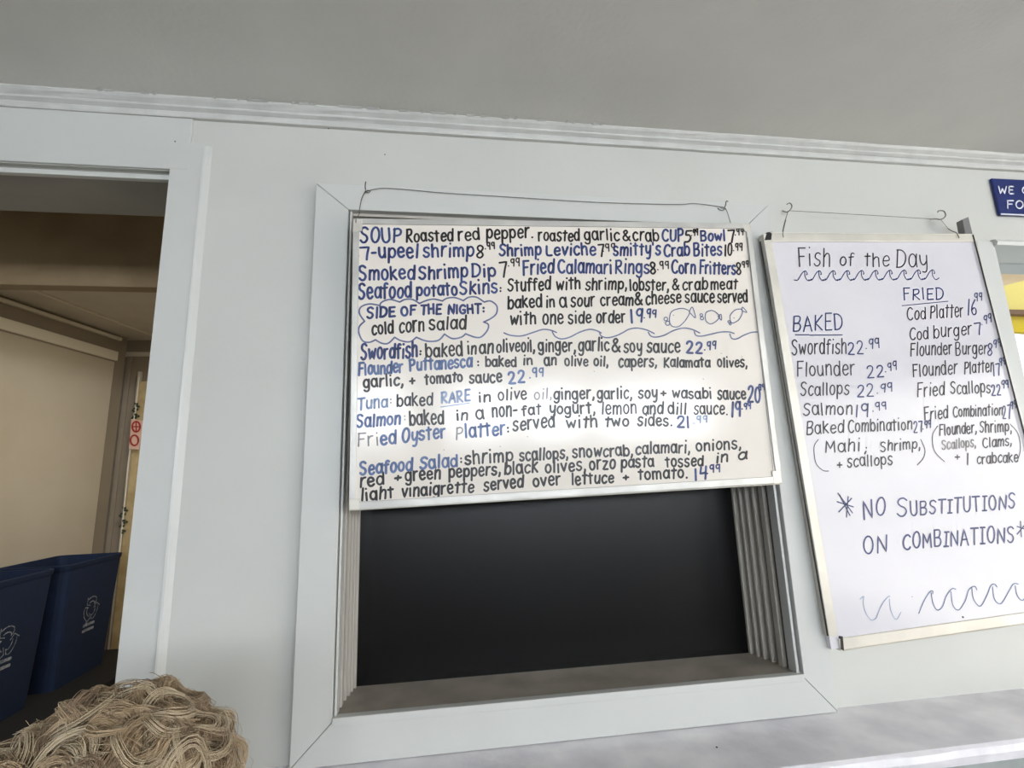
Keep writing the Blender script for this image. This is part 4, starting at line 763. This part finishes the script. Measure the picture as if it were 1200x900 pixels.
for sx in (-1, 1):
    ell('eye', (sx * .029, .077, hz + .003), (.012, .010, .008), 'eye', 12, 8)
    ell('ear', (sx * .073, -.005, hz - .01), (.008, .018, .030), 'skin', 12, 8)
ell('lips', (0, .086, hz - .048), (.022, .008, .007), 'lip', 14, 8)
# clothes
def oval(rx, ry, z, cy_=0, n=24, cx=0): return [(cx + rx * math.cos(2 * math.pi * k / n), cy_ + ry * math.sin(2 * math.pi * k / n), z) for k in range(n)]
th_ = shz - hip
sm = MB().loft([oval(.168, .128, hip - .05), oval(.172, .132, hip), oval(.158, .118, hip + th_ * .35), oval(.168, .125, hip + th_ * .65), oval(.176, .122, hip + th_ * .85), oval(.165, .10, shz - .005), oval(.12, .082, shz + .028), oval(.068, .066, shz + .045)])
for sx in (-1, 1): sm.tube([(sx * .13, 0, shz - .02), (sx * .172, .004, shz - .07), (sx * .196, .012, shz - .16), (sx * .205, .02, shz - .26)], .072, 16, [.9, 1.0, .95, .86])
o = sm.build('shirt', 'shirt', None, smooth=True); o.parent = per
tm = MB().loft([oval(.145, .112, hip + .03), oval(.160, .122, hip - .03), oval(.162, .122, hip - .09), oval(.12, .10, hip - .14)])
for sx in (-1, 1): tm.tube([(sx * .085, 0, hip - .05), (sx * .092, 0, hip - .14), (sx * .10, .01, kn), (sx * .113, -.01, .24), (sx * .117, 0, .07)], .088, 18, [.95, 1.0, .80, .70, .68])
o = tm.build('trousers', 'trousers', None, smooth=True); o.parent = per
for sx in (-1, 1):
    o = MB().hexa([(sx * .12 - .045, -.07, 0), (sx * .12 + .045, -.07, 0), (sx * .12 + .048, .18, 0), (sx * .12 - .048, .18, 0)],
                  [(sx * .12 - .035, -.06, .085), (sx * .12 + .035, -.06, .085), (sx * .12 + .035, .15, .045), (sx * .12 - .035, .15, .045)]).build('shoe', 'shoe', None, bevel=.02, seg=4); o.parent = per
# hair: a lumpy darker blonde cap, thick curled locks and fine frizz
hh = Vector((0, -.012, hz + .018)); HR = (.112, .118, .118)
def lump(d):
    return 1 + .05 * math.sin(9 * d.x + 3 * d.z) * math.sin(8 * d.y - 4 * d.z) + .035 * math.sin(17 * d.x + 5) * math.sin(15 * d.z + 2 * d.y)
cap = ell('hair', hh, HR, 'hairbase', 48, 34, lambda d: lump(d) * (1 if not (d.y > .45 and d.z < .25) else .62))
rh = random.Random(17)
def rdir():
    while True:
        d = Vector((rh.gauss(0, 1), rh.gauss(0, 1), rh.gauss(0, 1))).normalized()
        if d.z > -.75 and not (d.y > .5 and d.z < .2): return d
locks = {'hair1': MB(), 'hair2': MB(), 'hair3': MB()}
for i in range(420):
    d = rdir()
    t1 = d.orthogonal().normalized(); t2 = d.cross(t1); a0 = rh.uniform(0, 6.28)
    run = (t1 * math.cos(a0) + t2 * math.sin(a0) + Vector((0, 0, -.3))); run = (run - d * run.dot(d)).normalized(); side = d.cross(run).normalized()
    L = rh.uniform(.05, .10); fq = rh.uniform(.7, 1.3); ph0 = rh.uniform(0, 6.28); Aw = rh.uniform(.007, .016); Bw = rh.uniform(.004, .010); n = 15
    mk = rh.choices(['hair1', 'hair2', 'hair3'], (5, 1.6, 3.4))[0]; lift = rh.uniform(-.004, .008)
    for s in range(rh.randint(20, 28)):
        u_, v_ = rh.gauss(0, .0028), rh.gauss(0, .0020); sh = rh.gauss(0, .12); lf = rh.uniform(.8, 1.1); aw_ = Aw * rh.uniform(.9, 1.1); pts = []
        for k in range(n):
            t = k / (n - 1); sp = 1 + .9 * abs(t - .4)
            a_ = 6.283 * fq * t + ph0 + sh
            dd = (d * .115 + run * (L * (t - .5) * lf)).normalized()
            p = hh + Vector((dd.x * HR[0], dd.y * HR[1], dd.z * HR[2])) * (lump(dd) * .99)
            pts.append(p + side * (aw_ * math.sin(a_) + u_ * sp) + dd * (Bw * (1 + math.cos(a_ * 1.0 + 1)) * .8 + v_ * sp + lift))
        locks[mk].tube(pts, .00034, 3)
for i in range(110):        # open loops of lighter hair lying over the waves
    d = rdir(); t1 = d.orthogonal().normalized(); t2 = d.cross(t1); a0 = rh.uniform(0, 6.28); rr0 = rh.uniform(.013, .026); sw = rh.uniform(2.6, 5.2)
    ex_ = rh.uniform(.7, 1.5)
    for s in range(rh.randint(12, 20) if i < 70 else 0):
        rr = rr0 + rh.gauss(0, .0020); o1 = rh.gauss(0, .0012); pts = []
        for k in range(15):
            t = k / 14; a_ = a0 + sw * t
            dd = (d + (t1 * math.cos(a_) + t2 * math.sin(a_) * ex_) * (rr * (1 + .35 * t) / .115)).normalized()
            p = hh + Vector((dd.x * HR[0], dd.y * HR[1], dd.z * HR[2])) * lump(dd)
            pts.append(p + dd * (.010 + .010 * math.sin(math.pi * t) + o1))
        locks['hair2' if i % 3 else 'hair1'].tube(pts, .00030, 3)
for i in range(1500):       # frizz
    d = rdir(); base = hh + Vector((d.x * HR[0], d.y * HR[1], d.z * HR[2])) * lump(d) * .98
    t1 = d.orthogonal().normalized(); t2 = d.cross(t1); a0 = rh.uniform(0, 6.28); cr = rh.uniform(.004, .013); L = rh.uniform(.012, .034); w_ = rh.uniform(.6, 1.6)
    run = (d * rh.uniform(.2, .8) + t1 * math.cos(a0) + t2 * math.sin(a0)).normalized(); side = d.cross(run).normalized(); pts = []
    for k in range(11):
        t = k / 10; a_ = a0 + w_ * 6.283 * t; pts.append(base + run * L * t + (d * math.cos(a_) + side * math.sin(a_)) * cr * (.4 + .6 * t))
    locks[rh.choice(['hair1', 'hair1', 'hair2'])].tube(pts, .00022, 3)
for (k, mb), nm2 in zip(locks.items(), ('curls', 'light_curls', 'dark_curls')):
    o = mb.build(nm2, k, None, smooth=True); o.parent = cap; o['kind'] = 'stuff'
